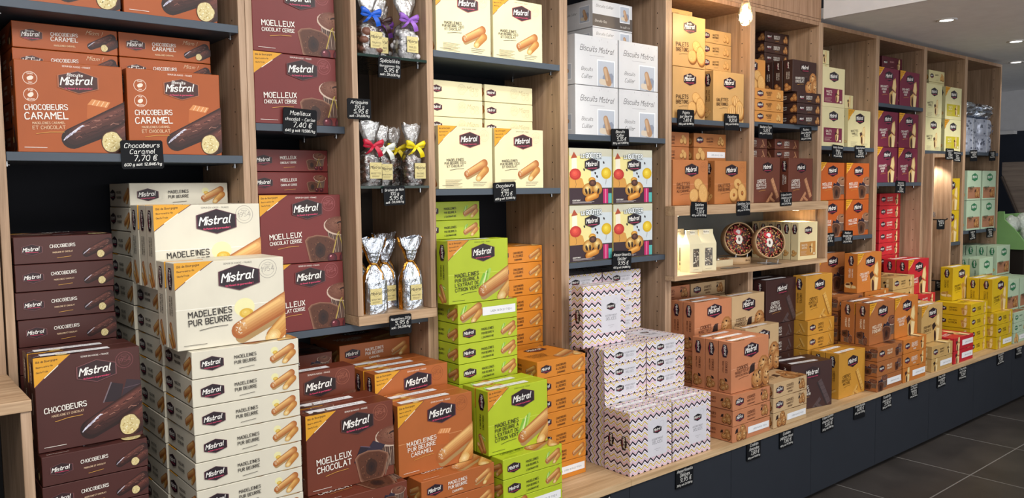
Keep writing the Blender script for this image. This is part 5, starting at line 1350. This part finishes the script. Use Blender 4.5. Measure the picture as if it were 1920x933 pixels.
for z, s in ((1.214, 'upper'), (.820, 'lower')):
    root = thing('display_hook', f'{s} black wire hook in the narrow lit niche', 'hook', (5.425, .308, z), 0, 'wire hooks in narrow niche')
    mb = MB(); mb.tube([(0, 0, 0), (0, -.36, 0), (0, -.372, .008)], .004, BLACK, 8); mb.build('wire_arm', root)
    mb = MB(); mb.box(-.02, .02, -.006, 0, -.03, .03, BLACK, .001); mb.build('mount_plate', root)
    o = link('price_card', card_mesh(['Sucettes' if s == 'upper' else 'Guimauve', '2,90 €', 'la piéce'.replace('é', 'e')], .085, .066), None, (5.405, -.030, z-.028), (0, .03, -.15))
    tag(o, f'black chalk price card hanging on the {s} wire hook', 'price card', 'chalk price cards')
    mb = MB(); rr = random.Random(int(z*100)); rows = []
    for i in range(6):
        t = i/5; rows.append([(math.cos(2*PI*j/12)*.034*(1-.6*abs(t-.5))*(1+.3*(rr.random()-.5)), .04+t*.11, math.sin(2*PI*j/12)*.026*(1-.6*abs(t-.5))+.024) for j in range(12)])
    mb.grid(rows, FOIL, False, True); mb.poly(rows[0], FOIL); mb.poly(rows[-1][::-1], FOIL)
    tag(mb.build('foil_sweet', None, (5.425, -.02, z+.008)), f'small silver wrapped sweet resting on the {s} wire hook', 'sweet', 'silver sweets on hooks')

# ------------------------------------------------------------------ beyond the shelving: green bin, sloping panel
root = thing('green_sweet_bin', 'green painted bin with curved side beyond the last bay', 'bin', (6.55, 0, .962))
gm = ink('#8fc27a', .45)
side = [(.06, 0), (.06, .255), (.035, .275), (.0, .275), (-.006, .215), (-.03, .19), (-.07, .150), (-.11, .10), (-.15, .04), (-.165, 0)]
def slab(pts, x0, x1, mat, mb):
    mb.poly([(x0, y, z) for y, z in pts][::-1], mat); mb.poly([(x1, y, z) for y, z in pts], mat)
    for i in range(len(pts)):
        a, b = pts[i-1], pts[i]; mb.poly([(x0, a[0], a[1]), (x0, b[0], b[1]), (x1, b[0], b[1]), (x1, a[0], a[1])], mat)
for x0 in (0, .62):
    mb = MB(); slab(side, x0, x0+.018, gm, mb); mb.build('side_panel', root)
mb = MB(); mb.box(.0185, .6195, .04, .058, 0, .25, gm); mb.build('back_panel', root)
mb = MB(); mb.box(.0185, .6195, -.16, .039, 0, .02, gm); mb.build('floor_board', root)
mb = MB(); mb.box(.0185, .6195, -.163, -.150, .0205, .06, gm); mb.build('front_lip', root)
simple('bin_stand', ink('#241c18', .5), (6.60, 7.15, -.12, .06, 0.0, .9615)); tag(bpy.data.objects['bin_stand'], 'dark wooden stand under the green bin', 'stand')
wm = crinkle('white_net_wrap', '#c9d2c8', .35, .1, 40, .8)
for k, (x, y, z, s) in enumerate(((.12, -.015, .17, .080), (.13, -.112, .10, .066), (.30, -.03, .18, .080), (.49, -.05, .16, .085), (.31, -.115, .09, .05))):
    rr = random.Random(k+40); mb = MB(); bm = bmesh.new(); bmesh.ops.create_icosphere(bm, subdivisions=3, radius=1)
    for v in bm.verts: v.co = Vector((v.co.x*s, v.co.y*s*.6, v.co.z*s*.9))*(1+.12*math.sin(v.co.x*7+k)*math.cos(v.co.z*9+k*2))
    mb.addbm(bm, wm, True)
    tag(mb.build('sweet_bag', None, (6.55+x, y, .962+z)), ['white wrapped bag highest at the back corner of green bin', 'white wrapped bag nearest the curved green side', 'white wrapped bag in the middle of green bin', 'white wrapped bag at far end of green bin', 'small white wrapped bag low in the green bin'][k], 'bag', 'white bags in green bin')
mb = MB(); slab([(.385, 1.62), (.385, 1.52), (.19, 1.02), (-.6, -.0+.001), (-2.2, .001), (-2.2, 1.62)], 7.6, 7.64, WOOD_SL, mb)
struct(mb.build('wall_end'))
mb = MB(); 
for a, b in (((.382, 1.50), (.17, .98)), ((.17, .98), (-.25, .45))): mb.tube([(7.59, a[0], a[1]), (7.59, b[0], b[1])], .012, ink('#3a2e28', .5), 6)
struct(mb.build('trim_4'))

# ------------------------------------------------------------------ hanging bulb and ceiling spots
root = thing('hanging_bulb', 'glowing clear filament bulb hanging before the shelving', 'lamp', (3.028, -.186, 2.125))
mb = MB(); mb.lathe([(.0005, 0), (.012, .002), (.024, .012), (.031, .03), (.032, .042), (.028, .066), (.020, .092), (.014, .112), (.0135, .118)], BULBGLASS, 28); mb.build('glass_bulb', root)
mb = MB(); fm = glow('filament_glow', (1.0, .72, .36), 120)
for k in range(6):
    an = k*PI/3; mb.tube([(.006*math.cos(an), .006*math.sin(an), .088), (.016*math.cos(an), .016*math.sin(an), .030)], .0016, fm, 6)
mb.build('filament', root)
mb = MB(); mb.lathe([(.0136, .112), (.0145, .116), (.0145, .138), (.0, .14)], ink('#b08a4c', .3, 1.0), 20); mb.build('screw_cap', root)
mb = MB(); mb.lathe([(.019, .130), (.02, .134), (.02, .175), (.012, .186), (0, .187)], BLACK, 20); mb.build('lamp_holder', root)
mb = MB(); mb.tube([(0, 0, .186), (0, 0, .87)], .003, BLACK, 8); mb.build('cord', root)
light('bulb_light', 'POINT', (3.028, -.186, 2.175), 4.5, (1.0, .80, .56), shadow_soft_size=.022)
struct(simple('ceiling_upper', WHITEW, (-4, 3.97, -6, 1.2, 3.0, 3.06)))
lens = glow('spot_lens', (1, .96, .88), 6)
for x, y, s in ((4.565, -.378, 'nearest recessed tilted'), (5.594, -.365, 'middle recessed round'), (6.542, -.05, 'farthest recessed round')):
    root = thing('ceiling_spot', s+' spotlight in the lowered ceiling', 'ceiling light', (x, y, 2.3075), 0, 'recessed ceiling spots')
    mb = MB(); mb.lathe([(.034, -.004), (.044, -.006), (.050, -.004), (.052, 0)], ink('#d6d6d8', .4), 24); mb.build('trim_ring', root)
    mb = MB(); mb.lathe([(0, -.003), (.033, -.003)], lens, 24); mb.build('lens', root)
